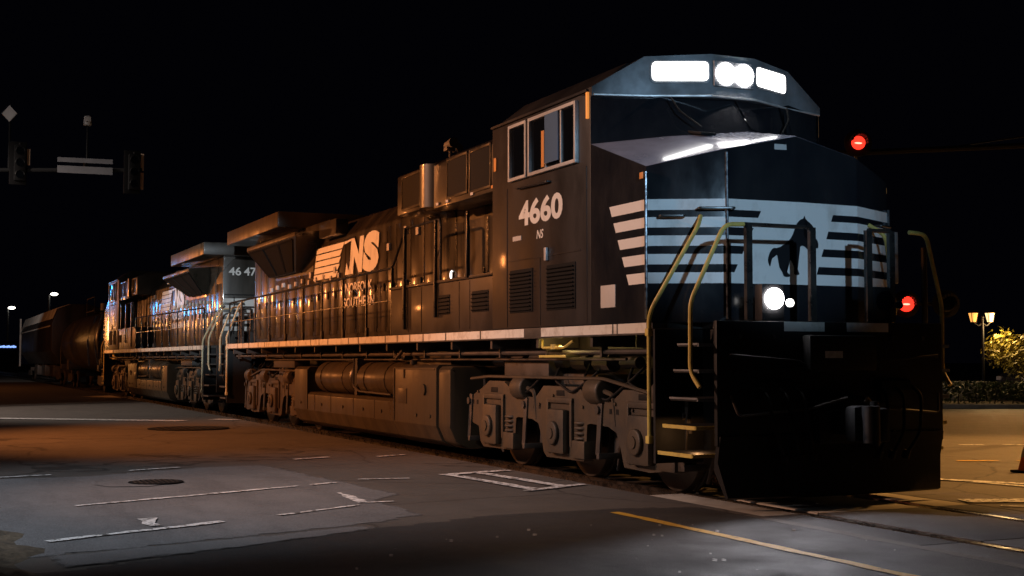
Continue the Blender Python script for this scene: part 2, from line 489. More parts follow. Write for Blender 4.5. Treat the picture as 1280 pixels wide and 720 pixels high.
def build_locomotive():
    T = empty("locomotive")
    # ---------------- underframe, deck and sill strips
    m = MB()
    m.box(-21.7, 0.9, -0.55, 0.55, 1.30, 1.72)
    m.box(-21.6, 0.85, -0.98, 0.98, 1.60, 1.79)
    m.box(-20.9, 0.10, -1.585, 1.585, 1.80, 1.858)
    m.box(0.103, 0.995, -0.98, 0.98, 1.80, 1.858)
    m.box(-21.68, -20.903, -0.98, 0.98, 1.80, 1.858)
    for s in (-1, 1):
        m.box(-20.9, 0.0, s * 1.56, s * 1.597, 1.735, 1.868, 0.006)
        m.tube([(-20.5, s * 1.40, 1.56), (-0.3, s * 1.40, 1.56)], 0.028, 8)
        m.tube([(-18, s * 1.28, 1.48), (-1.0, s * 1.28, 1.48)], 0.02, 6)
        x = -20.2
        while x < -0.3:
            m.box(x, x + 0.06, s * 1.0, s * 1.56, 1.62, 1.80)
            m.box(x + .01, x + .05, s * 1.36, s * 1.44, 1.50, 1.63)
            x += 1.45
        for k in range(7):
            x = -5.2 + k * 0.62
            m.cyl((x, s * 1.05, 1.44), (x + .38, s * 1.05, 1.44), 0.07 + .02 * (k % 3), 10)
        m.box(-4.6, -3.2, s * 0.9, s * 1.2, 1.24, 1.50, .02)
        m.box(-17.4, -15.6, s * 0.9, s * 1.25, 1.30, 1.55, .02)
    uf = m.build("underframe", [DARKSTEEL], T)
    for s in (-1, 1):
        m = MB()
        f = side_fn(s, 1.601)
        x = -0.02
        spans = [(0.0, -0.62), (-0.65, -0.72), (-0.75, -2.58)]
        x = -3.08
        while x > -20.8:
            L = random.choice((0.55, 1.25, 1.4, 0.9))
            spans.append((x, max(x - L, -20.85)))
            x -= L + 0.045
        for a, b in spans:
            a, b = (b, a)
            pts = [(a, 1.755), (b, 1.755), (b, 1.862), (a, 1.862)]
            m.face([(u, s * 1.601, v) for u, v in pts])
        m.build("sill_stripe", [STRIP], uf)
    # ---------------- cab
    m = MB()
    sec = [(-1.6, 1.87), (1.6, 1.87), (1.6, 4.56), (1.12, 4.93), (-1.12, 4.93), (-1.6, 4.56)]
    m.prism(sec, YZ, -4.10, -1.25, bev=0.02)
    for s in (-1, 1):
        # roof gutter, belt seams, grab irons, latch
        m.box(-4.08, -1.3, s * 1.60, s * 1.63, 4.555, 4.585)
        m.box(-3.55, -1.5, s * 1.598, s * 1.607, 2.735, 2.75)
        m.box(-3.62, -3.60, s * 1.598, s * 1.606, 1.9, 3.7)
        m.box(-1.36, -1.345, s * 1.598, s * 1.606, 1.9, 3.7)
        m.box(-2.62, -2.60, s * 1.598, s * 1.606, 1.9, 2.73)
        m.tube([(-3.2, s * 1.6, 3.66), (-3.2, s * 1.66, 3.66), (-2.3, s * 1.66, 3.64), (-2.3, s * 1.6, 3.64)], 0.013, 6, .03)
    cab = m.build("cab", [CABPAINT], T)
    for s in (-1, 1):
        f = side_fn(s, 1.6)
        def ring(mb, x0, x1, z0, z1, w, d, mi=0):
            for a, b, c, e in ((x0, x0 + w, z0, z1), (x1 - w, x1, z0, z1), (x0 + w, x1 - w, z0, z0 + w), (x0 + w, x1 - w, z1 - w, z1)):
                mb.box(a, b, s * 1.597, s * (1.6 + d), c, e, 0.004, mi)
        for x0, x1 in ((-3.48, -2.93), (-2.87, -1.55)):
            m = MB()
            ring(m, x0, x1, 3.77, 4.50, 0.042, 0.05)
            if x1 > -2:
                m.box(-2.41, -2.375, s * 1.6, s * 1.632, 3.812, 4.458, 0.003)
                m.box(-1.985, -1.955, s * 1.6, s * 1.632, 3.812, 4.458, 0.003)
            w = m.build("side_window", [ALU], cab)
            m = MB()
            m.box(x0 + .043, x1 - .043, s * 1.602, s * 1.612, 3.813, 4.457)
            m.build("pane", [GLASS], w).parent = cab
        m = MB()
        m.box(-2.365, -1.995, s * 1.64, s * 1.655, 3.86, 4.46, .006)
        m.build("wind_deflector", [BLUEGLASS], cab)
        m = MB()
        m.box(-2.47, -2.39, s * 1.634, s * 1.65, 3.83, 4.28, .004)
        m.build("arm_rest_panel", [ORANGE], cab)
        for x0, x1 in ((-3.5, -2.82), (-2.4, -1.63)):
            m = MB()
            m.box(x0, x1, s * 1.598, s * 1.61, 2.07, 2.62, .004)
            n = 11
            for k in range(n):
                z = 2.09 + k * 0.0475
                m.box(x0 + .03, x1 - .03, s * 1.603, s * 1.635, z, z + .012, rot=Matrix.Rotation(s * R(28), 3, 'X'))
            m.build("louver_panel", [SCREEN], cab)
        m = MB()
        m.box(-1.01, -0.67, s * 1.601, s * 1.606, 2.05, 2.30, .002)
        m.build("placard", [PALEPLATE], cab)
        m = MB()
        m.box(-3.42, -3.16, s * 1.601, s * 1.605, 2.995, 3.055)
        m.build("builder_plate", [PALEPLATE], cab)
        m = MB()
        fn = side_fn(s, 1.604)
        c = -2.6
        text_mesh(m, "NS", fn, c - .1 if s < 0 else -c - .1, c + .1 if s < 0 else -c + .1, 2.97, 3.08, 0.02, 0.2)
        m.build("small_lettering", [WHITE], cab)
        # corner strip, the near one glowing as an orange reflection, amber reflector on the post
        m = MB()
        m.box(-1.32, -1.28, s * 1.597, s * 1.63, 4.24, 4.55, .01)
        m.build("orange_glint_strip", [AMBER if s < 0 else ORANGE], cab)
        m = MB()
        m.box(-0.10, -0.02, s * 1.598, s * 1.62, 3.39, 3.46, .004)
        m.build("corner_reflector", [ORANGE], cab)
        m = MB()
        m.box(-2.42, -2.36, s * 1.605, s * 1.64, 2.68, 2.84, .006)
        m.build("latch", [ALU], cab)
    # ---------------- nose with sloped top and windshield wall
    m = MB()
    def N(x, y, z): return m.bm.verts.new((x, y, z))
    base, top, ws, vs = [], [], [], []
    plan = [(0, -1.6, 3.52), (0.40, -0.85, 3.70), (0.45, 0, 3.88), (0.40, 0.85, 3.70), (0, 1.6, 3.52)]
    wsh = [(-1.25, -1.6, 3.94), (-0.78, -0.85, 4.01), (-0.45, 0, 4.07), (-0.78, 0.85, 4.01), (-1.25, 1.6, 3.94)]
    vis = [(-1.25, -1.6, 4.56), (-1.0, -0.85, 4.56), (-0.85, 0, 4.56), (-1.0, 0.85, 4.56), (-1.25, 1.6, 4.56)]
    for x, y, z in plan:
        base.append(N(x, y, 1.86)); top.append(N(x, y, z))
    for p in wsh: ws.append(N(*p))
    for p in vis: vs.append(N(*p))
    rb = [N(-1.25, -1.6, 1.86), N(-1.25, 1.6, 1.86)]
    F = m.bm.faces.new
    for i in range(4):
        F((base[i], base[i + 1], top[i + 1], top[i]))
        F((top[i], top[i + 1], ws[i + 1], ws[i]))
        F((ws[i], ws[i + 1], vs[i + 1], vs[i]))
    F((rb[0], base[0], top[0], ws[0]))
    F((base[4], rb[1], ws[4], top[4]))
    F((rb[0], rb[1], base[4], base[3], base[2], base[1], base[0]))
    F((vs[0], vs[1], vs[2], vs[3], vs[4]))
    F((rb[1], rb[0], ws[0], vs[0], vs[4], ws[4]))
    es = [e for e in m.bm.edges if all(v in top or v in base for v in e.verts)]
    bmesh.ops.bevel(m.bm, geom=es, offset=0.02, segments=2, profile=0.6, affect='EDGES')
    m.bm.normal_update()
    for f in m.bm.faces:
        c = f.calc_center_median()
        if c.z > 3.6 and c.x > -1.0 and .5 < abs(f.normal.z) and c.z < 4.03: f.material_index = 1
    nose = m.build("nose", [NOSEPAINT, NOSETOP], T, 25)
    # nose corner highlights as pale bars, hatch, grab irons
    m = MB()
    for x, y, z in ((.012, -1.606, 3.46), (.405, -.853, 3.66), (.012, 1.606, 3.20)):
        q = MB()
        q.tube([(x, y, 1.90), (x, y, z)], .017, 10)
        q.build("corner_highlight_bar", [EDGE], nose)
    m.tube([(0.26, -1.12, 3.06), (0.34, -1.16, 3.06), (0.50, -0.82, 3.06), (0.42, -0.78, 3.06)], .014, 6, .03)
    m.tube([(0.20, -1.25, 2.98), (0.28, -1.29, 2.98), (0.16, -1.52, 2.98), (0.08, -1.48, 2.98)], .014, 6, .03)
    m.tube([(0.20, 1.25, 2.98), (0.28, 1.29, 2.98), (0.16, 1.52, 2.98), (0.08, 1.48, 2.98)], .014, 6, .03)
    build_each(m, "grab_iron", [RAILBLACK], nose)
    for s in (-1, 1):
        for seg in (0, 1):
            a0, a1 = (wsh[0], wsh[1]) if seg == 0 else (wsh[1], wsh[2])
            b0, b1 = (vis[0], vis[1]) if seg == 0 else (vis[1], vis[2])
            P = [Vector(p) for p in (a0, a1, b1, b0)]
            c = sum(P, Vector()) / 4
            n = (P[1] - P[0]).cross(P[3] - P[0]).normalized()
            if n.x < 0: n = -n
            Q = [c + (p - c) * 0.88 for p in P]
            flip = lambda v: (v.x, v.y * (-s if True else 1) * -1 if s < 0 else -v.y, v.z)
            m = MB()
            m.face([flip(q + n * .012) for q in Q])
            m.build("windshield", [GLASS], nose, 0)
    m = MB()
    for s in (-1, 1):
        m.tube([(-0.55, s * 0.55, 4.10), (-0.70, s * 0.75, 4.30), (-0.80, s * .80, 4.46)], .01, 6)
        m.box(-0.78, -0.45, s * .42, s * .62, 4.03, 4.06, .01, rot=Matrix.Rotation(R(12), 3, 'Y'))
    build_each(m, "wiper", [RUBBER], nose)
    # small warning tag on the nose front
    m = MB()
    m.face([(nose_x(y) + .006, y, z) for y, z in ((-.27, 3.72), (-.12, 3.72), (-.12, 3.78), (-.27, 3.78))])
    m.build("warning_tag", [PALEPLATE], nose, 0)
    # nose stripes: five bars wrap from the flanks over the front, with a pale slanted panel in the middle
    m = MB()
    for i, (z0, z1) in enumerate(BARS):
        nose_quad(m, -1.6, -1.6, 1.6, 1.6, z0, z1)
        sl = lambda z: -0.80 + (3.165 - z) * 0.4875
        for s in (-1, 1):
            m.face([(x, s * 1.604, z) for x, z in ((sl(z0), z0), (0, z0), (0, z1), (sl(z1), z1))])
    pl = lambda z: -0.44 - (3.05 - z) * 0.50
    pr = lambda z: 0.50 - (3.05 - z) * 0.36
    for (a0, a1), (b0, b1) in zip(BARS, BARS[1:]):
        zt, zb = a0 , b1
        nose_quad(m, pl(zb), pl(zt), pr(zb), pr(zt), zb, zt)
    m.build("nose_stripes", [WHITE], nose, 0)
    m = MB()
    hs = []
    for i in range(len(HORSE)):
        p0, p1, p2, p3 = [Vector(HORSE[(i + k - 1) % len(HORSE)]) for k in range(4)]
        for t in (0.0, 1 / 3, 2 / 3):
            hs.append(.5 * ((2 * p1) + (p2 - p0) * t + (2 * p0 - 5 * p1 + 4 * p2 - p3) * t * t + (3 * p1 - p0 - 3 * p2 + p3) * t ** 3))
    hp = [(-0.36 + p.x * 0.64, 2.36 + p.y * 0.60) for p in hs]
    m.face([(nose_x(0.3 if y > 0 else -.3) + (0.012 if abs(y) > .0 else 0) + .04, y, z) for y, z in hp])
    bmesh.ops.triangulate(m.bm, faces=m.bm.faces)
    for v in m.bm.verts:
        v.co.x = nose_x(v.co.y) + 0.010
    hz = m.build("horse_emblem", [BLACKDECAL], nose, 0)
    # ---------------- number board housing
    m = MB()
    pc = [(-1.22, -1.6, 4.60), (-1.05, -1.0, 4.97), (-0.74, -0.30, 5.0), (-0.74, 0.30, 5.0), (-1.05, 1.0, 4.97), (-1.22, 1.6, 4.60)]
    lo = [N2 for N2 in [m.bm.verts.new((x, y, 4.50)) for x, y, z in pc]]
    hi = [m.bm.verts.new(p) for p in pc]
    bk = [m.bm.verts.new((-1.75, y, z - .015)) for x, y, z in pc]
    bl = [m.bm.verts.new((-1.24, -1.6, 4.50)), m.bm.verts.new((-1.24, 1.6, 4.50))]
    for i in range(5):
        m.bm.faces.new((lo[i], lo[i + 1], hi[i + 1], hi[i]))
        m.bm.faces.new((hi[i], hi[i + 1], bk[i + 1], bk[i])).material_index = 1
    m.bm.faces.new(lo[::-1] + bl).material_index = 0
    m.bm.faces.new(bk)
    m.bm.faces.new((bl[0], lo[0], hi[0], bk[0])).material_index = 1
    m.bm.faces.new((lo[5], bl[1], bk[5], hi[5])).material_index = 1
    # lower lip of the visor
    vh = m.build("number_board_housing", [GREY, CABPAINT], T, 25)
    m = MB()
    for s in (-1, 1):
        m.tube([(-1.215, s * 1.58, 4.51), (-1.04, s * .99, 4.51), (-.735, s * .3, 4.51)], .014, 6)
    m.tube([(-.735, -.3, 4.51), (-.735, .3, 4.51)], .014, 6)
    m.build("visor_lip", [ALU], vh)
    for s in (-1, 1):
        a, b = Vector((-1.05, s * 1.0, 0)), Vector((-0.74, s * 0.30, 0))
        d = (b - a).normalized()
        n = Vector((abs(d.y), s * abs(d.x), 0))
        def rr(u0, u1, z0, z1, r, off):
            pts = []
            for cu, cz, a0 in ((u1 - r, z1 - r, 0), (u0 + r, z1 - r, 90), (u0 + r, z0 + r, 180), (u1 - r, z0 + r, 270)):
                for k in range(5):
                    t = R(a0 + k * 22.5)
                    pts.append((cu + r * math.cos(t), cz + r * math.sin(t)))
            return pts
        fn = lambda u, v, w: tuple(a + d * u + n * w + Vector((0, 0, v)))
        m = MB()
        m.prism(rr(0.06, 0.755, 4.655, 4.925, .06, 0), fn, -0.02, 0.012)
        fr = m.build("number_board", [GREY], vh)
        m = MB()
        m.prism(rr(0.085, 0.735, 4.685, 4.905, .05, 0), fn, 0.0, 0.018)
        m.build("lit_panel", [BOARD], vh)
    m = MB()
    m.box(-0.76, -0.70, -0.28, 0.28, 4.62, 4.93, .03)
    m.build("headlight_housing", [GREY], vh)
    for y in (-.125, .125):
        m = MB()
        m.cyl((-0.71, y, 4.775), (-0.685, y, 4.775), 0.125, 24)
        m.build("headlight", [HEADL], vh)
    # ---------------- long hood
    m = MB()
    sec = [(-1.0, 1.87), (1.0, 1.87), (1.0, 3.92), (.72, 4.26), (-.72, 4.26), (-1.0, 3.92)]
    m.prism(sec, YZ, -20.4, -4.11, bev=0.03)
    hood = m.build("long_hood", [BLACK], T)
    rg = random.Random(3)
    for s in (-1, 1):
        x = -20.25
        while x < -4.6:
            w = rg.choice((0.52, 0.66, 0.72))
            if x + w > -4.2: break
            m = MB()
            ht = 3.30 if -18.7 < x < -15.2 else (3.84 if rg.random() < .6 else 3.58)
            m.box(x + .008, x + w - .008, s * 0.995, s * 1.012, 1.98, ht, .006)
            m.box(x + .03, x + .055, s * 1.009, s * 1.020, 2.05, ht - .08, .003)
            m.box(x + w - .12, x + w - .08, s * 1.01, s * 1.035, 2.7, 2.84, .006)
            bmesh.ops.rotate(m.bm, verts=m.bm.verts, cent=(x + w / 2, s * 1.0, 2.8), matrix=Matrix.Rotation(R(rg.uniform(-.55, .55)), 3, 'Z'))
            m.build("hood_door", [BLACK], hood)
            x += w
        m = MB()
        for k in range(11):
            xx = -18.6 + k * 0.55
            m.box(xx, xx + .10, s * 1.0, s * 1.06, 3.06 + (k % 3) * .03, 3.16 + (k % 3) * .03, .008)
        for xx, zz in ((-9.2, 3.62), (-10.1, 3.4), (-13.4, 3.2), (-8.6, 3.55), (-15.2, 3.2), (-9.0, 1.92), (-13.8, 3.92)):
            m.box(xx, xx + .13, s * 1.0, s * 1.055, zz, zz + .13, .006)
        build_each(m, "reflector_plate", [PALEPLATE], hood)
        # the railroad's emblem and name on the hood side
        m = MB()
        sh = 0.05
        f0 = side_fn(s, 1.030)
        off = 0.0 if s < 0 else (-12.8 * -1 + -12.8 * -1)
        cx = -12.75 + sh
        def fn(u, v, w, f0=f0, s=s, cx=cx):       # u measured from the emblem's centre
            return f0((cx if s < 0 else -cx) + u, v, w)
        bars = [(3.668, 3.78), (3.532, 3.644), (3.396, 3.508), (3.260, 3.372), (3.124, 3.236)]
        ends = [-0.02, -0.18, -0.26, -0.34, -0.46]
        for (z0, z1), e in zip(bars, ends):
            l0, l1 = -2.24 + (z0 - 3.12) * .4, -2.24 + (z1 - 3.12) * .4
            m.face([fn(l0, z0, 0), fn(e - .14, z0, 0), fn(e, z1, 0), fn(l1, z1, 0)])
        m.face([fn(-.02, 3.72, 0), fn(.40, 3.76, 0), fn(.52, 3.80, 0), fn(-.02, 3.78, 0)])
        m.face([fn(.02, 3.12, 0), fn(.40, 3.12, 0), fn(.34, 3.30, 0), fn(.24, 3.20, 0), fn(.12, 3.36, 0)])
        text_mesh(m, "N", fn, 0.30, 1.22, 3.12, 3.80, 0.075, 0.16)
        text_mesh(m, "S", fn, 1.14, 2.12, 3.10, 3.84, 0.075, 0.10)
        text_mesh(m, "NORFOLK", fn, 0.04, 1.72, 2.76, 2.95, 0.02)
        text_mesh(m, "SOUTHERN", fn, -0.06, 1.84, 2.48, 2.67, 0.02)
        m.build("railroad_emblem", [WHITE], hood, 0)
    for s in (-1, 1):
        m = MB()
        m.ball((-7.02, s * 1.03, 2.79), .05, (.6, .6, 1.5))
        m.build("hood_bright_spot", [HEADLS], hood)  # glowing ball added for a bright spot on the hood side
    # rear end of the hood: stripes and panel
    m = MB()
    for z0, z1 in BARS:
        m.face([(-20.405, y, z) for y, z in ((-.98, z0), (.98, z0), (.98, z1), (-.98, z1))])
    m.face([(-20.406, y, z) for y, z in ((-.25, 2.275), (.20, 2.275), (.42, 3.165), (-.02, 3.165))])
    m.build("rear_stripes", [WHITE], hood, 0)
    m = MB()
    m.box(-20.43, -20.40, -.95, .95, 3.25, 3.28, .005)
    m.box(-20.43, -20.40, -.65, -.02, 3.86, 4.10, .02)
    m.tube([(-20.40, .7, 3.2), (-20.47, .7, 3.2), (-20.47, .7, 2.2), (-20.40, .7, 2.2)], .014, 6, .03)
    build_each(m, "rear_fitting", [NOSEPAINT], hood)
    m = MB()
    for y in (-.47, -.2):
        m.cyl((-20.45, y, 3.98), (-20.425, y, 3.98), .09, 16)
    build_each(m, "rear_headlight", [GLASS], hood)
    # ---------------- low equipment cabinet and the raised walkway on it
    for s in (-1, 1):
        m = MB()
        m.box(-8.30, -4.103, s * 1.002, s * 1.575, 1.862, 2.60, .012)
        m.box(-8.34, -4.103, s * 1.0, s * 1.60, 2.602, 2.645, .008)
        for x in (-7.5, -6.9, -5.35, -4.95):
            m.box(x, x + .012, s * 1.57, s * 1.582, 1.9, 2.58)
        cabi = m.build("equipment_cabinet", [CABPAINT], T)
        for x0, x1 in ((-6.12, -5.70), (-4.85, -4.28)):
            m = MB()
            m.box(x0, x1, s * 1.574, s * 1.584, 2.13, 2.42, .003)
            for k in range(5):
                z = 2.15 + k * .055
                m.box(x0 + .02, x1 - .02, s * 1.58, s * 1.612, z, z + .012, rot=Matrix.Rotation(s * R(28), 3, 'X'))
            m.build("louver_panel", [SCREEN], cabi)
    # ---------------- blower housing behind the cab
    m = MB()
    sec = [(-1.55, 3.74), (1.55, 3.74), (1.55, 4.40), (1.15, 4.62), (-1.15, 4.62), (-1.55, 4.40)]
    m.prism(sec, YZ, -6.45, -4.108, bev=0.02)
    sec2 = [(-1.52, 3.80), (1.52, 3.80), (1.52, 4.44), (1.15, 4.60), (-1.15, 4.60), (-1.52, 4.44)]
    m.prism(sec2, YZ, -8.20, -6.99, bev=0.03)
    # bulging duct between the two blocks
    for s in (-1, 1):
        pts = [(-7.02, 1.50), (-6.93, 1.60), (-6.80, 1.64), (-6.66, 1.60), (-6.52, 1.42), (-6.44, 1.1), (-7.02, 1.1)]
        m.prism([(x, s * y) for x, y in pts], lambda u, v, w: (u, v, w), 3.79, 4.45)
    m.box(-7.0, -6.44, -1.1, 1.1, 3.8, 4.58)
    bh = m.build("blower_housing", [BLACK], T, 40)
    for s in (-1, 1):
        for x0, x1, z0, z1 in ((-7.92, -7.12, 3.90, 4.38), (-5.85, -5.12, 3.86, 4.38), (-4.98, -4.28, 3.84, 4.38)):
            yy = 1.52 if x0 < -7 else 1.55
            m = MB()
            m.box(x0, x1, s * (yy - .005), s * (yy + .008), z0, z1)
            for a, b, c, e in ((x0 - .04, x0, z0 - .04, z1 + .04), (x1, x1 + .04, z0 - .04, z1 + .04), (x0, x1, z0 - .04, z0), (x0, x1, z1, z1 + .04)):
                m.box(a, b, s * (yy - .002), s * (yy + .018), c, e, .004, 1)
            m.build("intake_screen", [SCREEN, BLACK], bh)
        m = MB()
        m.box(-4.02, -3.94, s * 1.60, s * 1.615, 3.98, 4.16, .004)
        m.box(-4.2, -4.06, s * 1.56, s * 1.575, 3.78, 3.82)
        build_each(m, "amber_plate", [ORANGE], bh)
        m = MB()
        for x in (-5.9, -4.95, -6.3):
            m.box(x, x + .1, s * 1.55, s * 1.57, 3.77, 3.81)
        build_each(m, "reflector_plate", [PALEPLATE], bh)
        m = MB()
        for x, zb in ((-7.62, 1.95), (-6.25, 2.1), (-5.0, 2.62)):
            m.box(x, x + .07, s * 1.585, s * 1.63, zb, 3.55, .01)
        build_each(m, "hanging_post", [RAILBLACK], bh)
    # ---------------- radiator section
    m = MB()
    m.box(-20.38, -13.9, -.985, .985, 3.38, 4.34, .03)
    m.box(-20.82, -15.70, -1.60, 1.60, 4.32, 4.66, .015)
    for s in (-1, 1):
        A8 = [(x, s * y, z) for x, y, z in ((-18.65, 1.60, 4.0), (-14.25, 1.60, 4.0), (-16.05, 1.12, 3.38), (-18.35, 1.12, 3.38))]
        B8 = [(x, s * y, z) for x, y, z in ((-18.65, 1.60, 4.08), (-14.25, 1.60, 4.08), (-14.25, .98, 4.14), (-18.65, .98, 4.14))]
        i8 = [(-18.35, s * .98, 3.38), (-16.05, s * .98, 3.38)]
        va = [m.bm.verts.new(p) for p in A8]; vb = [m.bm.verts.new(p) for p in B8]; vi = [m.bm.verts.new(p) for p in i8]
        for q in ((va[0], va[1], va[2], va[3]), (va[0], va[1], vb[1], vb[0]), (vb[0], vb[1], vb[2], vb[3]), (va[1], va[2], vi[1], vb[2], vb[1]), (va[3], va[0], vb[0], vb[3], vi[0]), (va[3], va[2], vi[1], vi[0]), (vi[0], vi[1], vb[2], vb[3])):
            m.bm.faces.new(q)
        m.box(-13.9, -12.7, s * .95, s * 1.22, 3.92, 4.24, .05)
    rad = m.build("radiator_housing", [BLACK], T)
    for s in (-1, 1):
        n = Vector((0, .62 * s, -.48)).normalized()
        for (b0, b1), (t0, t1) in (((-18.28, -17.58), (-18.5, -17.2)), ((-17.52, -16.82), (-17.12, -15.85)), ((-16.76, -16.15), (-15.75, -14.6))):
            m = MB()
            P = [Vector((x, s * y, z)) + n * .012 for x, y, z in ((b0, 1.145, 3.412), (b1, 1.145, 3.412), (t1, 1.575, 3.968), (t0, 1.575, 3.968))]
            m.face(P)
            for i in range(4):
                m.tube([P[i], P[(i + 1) % 4]], .02, 4)
            m.build("radiator_screen", [SCREEN], rad)
        m = MB()
        m.box(-18.6, -14.28, s * 1.598, s * 1.612, 4.01, 4.085, .003)
        m.box(-20.80, -15.72, s * 1.598, s * 1.612, 4.33, 4.65, .004)
        m.build("radiator_fascia", [TANKP], rad)
    # ---------------- roof fittings
    m = MB()
    m.box(-10.9, -10.1, -.5, .5, 4.25, 4.55, .04)
    m.build("exhaust_stack", [DARKSTEEL], T)
    m = MB()
    m.box(-9.6, -8.75, -.62, -.1, 4.68, 4.74, .01)
    m.box(-9.3, -9.1, -.4, -.3, 4.25, 4.69)
    m.build("antenna_plate", [GREY], T)
    m = MB()
    m.tube([(-8.45, -.5, 4.25), (-8.45, -.5, 4.98)], .02, 6)
    m.box(-8.55, -8.40, -.58, -.42, 4.98, 5.05, .01)
    m.cyl((-8.62, -.5, 5.10), (-8.28, -.5, 5.10), .05, 12, .085)
    m.cyl((-8.6, -.38, 5.02), (-8.32, -.38, 5.02), .04, 12, .07)
    m.build("air_horn", [GREY], T)
    # ---------------- handrails along the hood
    for s in (-1, 1):
        m = MB()
        y = s * 1.55
        path = [(-20.7, y, 1.87), (-20.7, y, 2.88), (-8.33, y, 2.97), (-7.70, y, 3.56), (-6.15, y, 3.56), (-6.15, y, 2.65)]
        m.tube(path, .022, 8, .12)
        for k in range(8):
            x = -19.35 + k * 1.38
            m.tube([(x, y, 1.86), (x, y, 2.89 + .007 * k)], .021, 6)
            m.box(x - .04, x + .04, y - s * .03, y + s * .012, 1.87, 2.02)
        m.tube([(-8.33, y, 1.87), (-8.33, y, 2.97)], .026, 6)
        m.tube([(-7.70, y, 2.64), (-7.70, y, 3.56)], .021, 6)
        m.tube([(-20.7, y, 2.40), (-8.33, y, 2.44)], .012, 6)
        m.build("handrail", [RAILBLACK], T)
    # ---------------- end railings with yellow step handrails
    def end_rails(sx, x0):
        X = lambda v: x0 + sx * v
        m = MB()
        for s in (-1, 1):
            e = .22 if s < 0 else .50
            m.tube([(X(1.0), s * (1.06 if s < 0 else .80), 2.83), (X(1.0), s * e, 2.83)], .022, 8, .08)
            for y in ((1.0, e) if s < 0 else (e, .80)):
                m.box(X(.975), X(1.025), s * y - .035, s * y + .035, 1.87, 2.83)
        er = build_each(m, "end_railing", [RAILBLACK], T)
        for s in (-1, 1):
            m = MB()
            m.tube([(X(1.0), s * 1.05, 2.83), (X(1.0), s * 1.28, 2.82), (X(.87), s * 1.60, 2.05), (X(.86), s * 1.60, 1.35), (X(1.0), s * 1.58, 1.20)], .023, 10, .10)
            m.build("step_handrail", [YELLOW if sx > 0 else CREAM], T)
            m = MB()
            m.tube([(X(.28), s * 1.10, 2.98), (X(.42), s * 1.22, 2.86), (X(.12), s * 1.60, 2.02), (X(.05), s * 1.60, 1.90), (X(.05), s * 1.60, 0.62)], .023, 10, .10)
            m.box(X(.05) - .035, X(.05) + .035, s * 1.60 - .03, s * 1.60 + .03, 1.72, 1.80, .006)
            m.box(X(.05) - .035, X(.05) + .035, s * 1.60 - .03, s * 1.60 + .03, .60, .68, .006)
            m.build("step_handrail", [YELLOW if sx > 0 else CREAM], T)
        return er
    end_rails(1, 0.0)
    m = MB()
    m.box(.13, .17, 1.55, 1.61, 2.34, 2.93, .008)
    m.box(.0, .14, 1.57, 1.59, 2.36, 2.39)
    m.build("rail_bracket", [ALU], T)
    end_rails(-1, -20.70)
    # ---------------- pilots, steps, plow, coupler
    def pilot(sx, x0, plow):
        X = lambda v: x0 + sx * v
        b = lambda mb, a, c, *r, **k: mb.box(min(X(a), X(c)), max(X(a), X(c)), *r, **k)
        m = MB()
        b(m, 1.0, 1.06, -1.42, 1.42, 0.62, 1.86, bev=.012)
        b(m, .10, .14, -1.58, -1.0, .40, 1.79)
        b(m, .10, .14, 1.0, 1.58, .40, 1.79)
        b(m, .14, 1.0, -1.0, -.96, .45, 1.79)
        b(m, .14, 1.0, .96, 1.0, .45, 1.79)
        b(m, 1.06, 1.22, -.42, .42, 1.36, 1.72, bev=.03)
        b(m, 1.06, 1.12, -.95, -.55, 1.02, 1.26, bev=.02)
        b(m, 1.06, 1.12, .55, .95, 1.02, 1.26, bev=.02)
        for s in (-1, 1):
            m.tube([(X(1.08), s * 1.3, 1.52), (X(1.13), s * 1.3, 1.52), (X(1.13), s * .5, 1.46), (X(1.2), s * .3, 1.35)], .013, 6, .03)
        p = m.build("pilot", [PILOT], T)
        for s in (-1, 1):
            for z, xa, xb in ((.50, .20, .86), (.78, .30, .92), (1.06, .44, .96), (1.34, .52, .98), (1.60, .60, .98)):
                m = MB()
                b(m, xa, xb, min(s * 1.01, s * 1.585), max(s * 1.01, s * 1.585), z, z + .035, bev=.006)
                low = z < .9
                m.box(min(X(xa), X(xb)), max(X(xa), X(xb)), s * 1.583 - .008, s * 1.583 + .010, z + (.0 if low else .018), z + .037, mi=1)
                if True:
                    b(m, xb - .012, xb + .012, min(s * 1.01, s * 1.585), max(s * 1.01, s * 1.585), z + .002, z + .036, mi=1)
                m.build("step", [PILOT, (YELLOW if low else GREY) if sx > 0 else DARKSTEEL], p)
        if plow:
            m = MB()
            sec = [(1.0, .72), (1.085, .72), (1.13, .46), (1.20, .12), (1.16, .10), (1.05, .40), (1.0, .62)]
            ys = [-1.40 + .2 * k for k in range(15)]
            rows = [[m.bm.verts.new((X(u - (abs(y) / 1.4) ** 2 * .10 * (v < .6)), y * (1 - .05 * (v < .3)), v)) for u, v in sec] for y in ys]
            for p_, q_ in zip(rows, rows[1:]):
                for k in range(len(sec)):
                    k2 = (k + 1) % len(sec)
                    m.bm.faces.new((p_[k], p_[k2], q_[k2], q_[k]))
            m.bm.faces.new(rows[0]); m.bm.faces.new(rows[-1][::-1])
            m.build("snow_plow", [PILOT], p)
        m = MB()
        b(m, 1.06, 1.5, -.14, .14, .72, .98, bev=.03)
        b(m, 1.45, 1.62, -.20, .04, .66, 1.02, bev=.05)
        b(m, 1.5, 1.72, .02, .17, .66, 1.0, bev=.05)
        b(m, 1.06, 1.2, -.3, .3, .62, 1.1, bev=.03)
        m.cyl((X(1.55), .10, .62), (X(1.55), .10, 1.06), .045, 12)
        m.cyl((X(1.68), -.05, .66), (X(1.68), -.05, 1.02), .09, 14)
        m.build("coupler", [PILOT], p)
        m = MB()
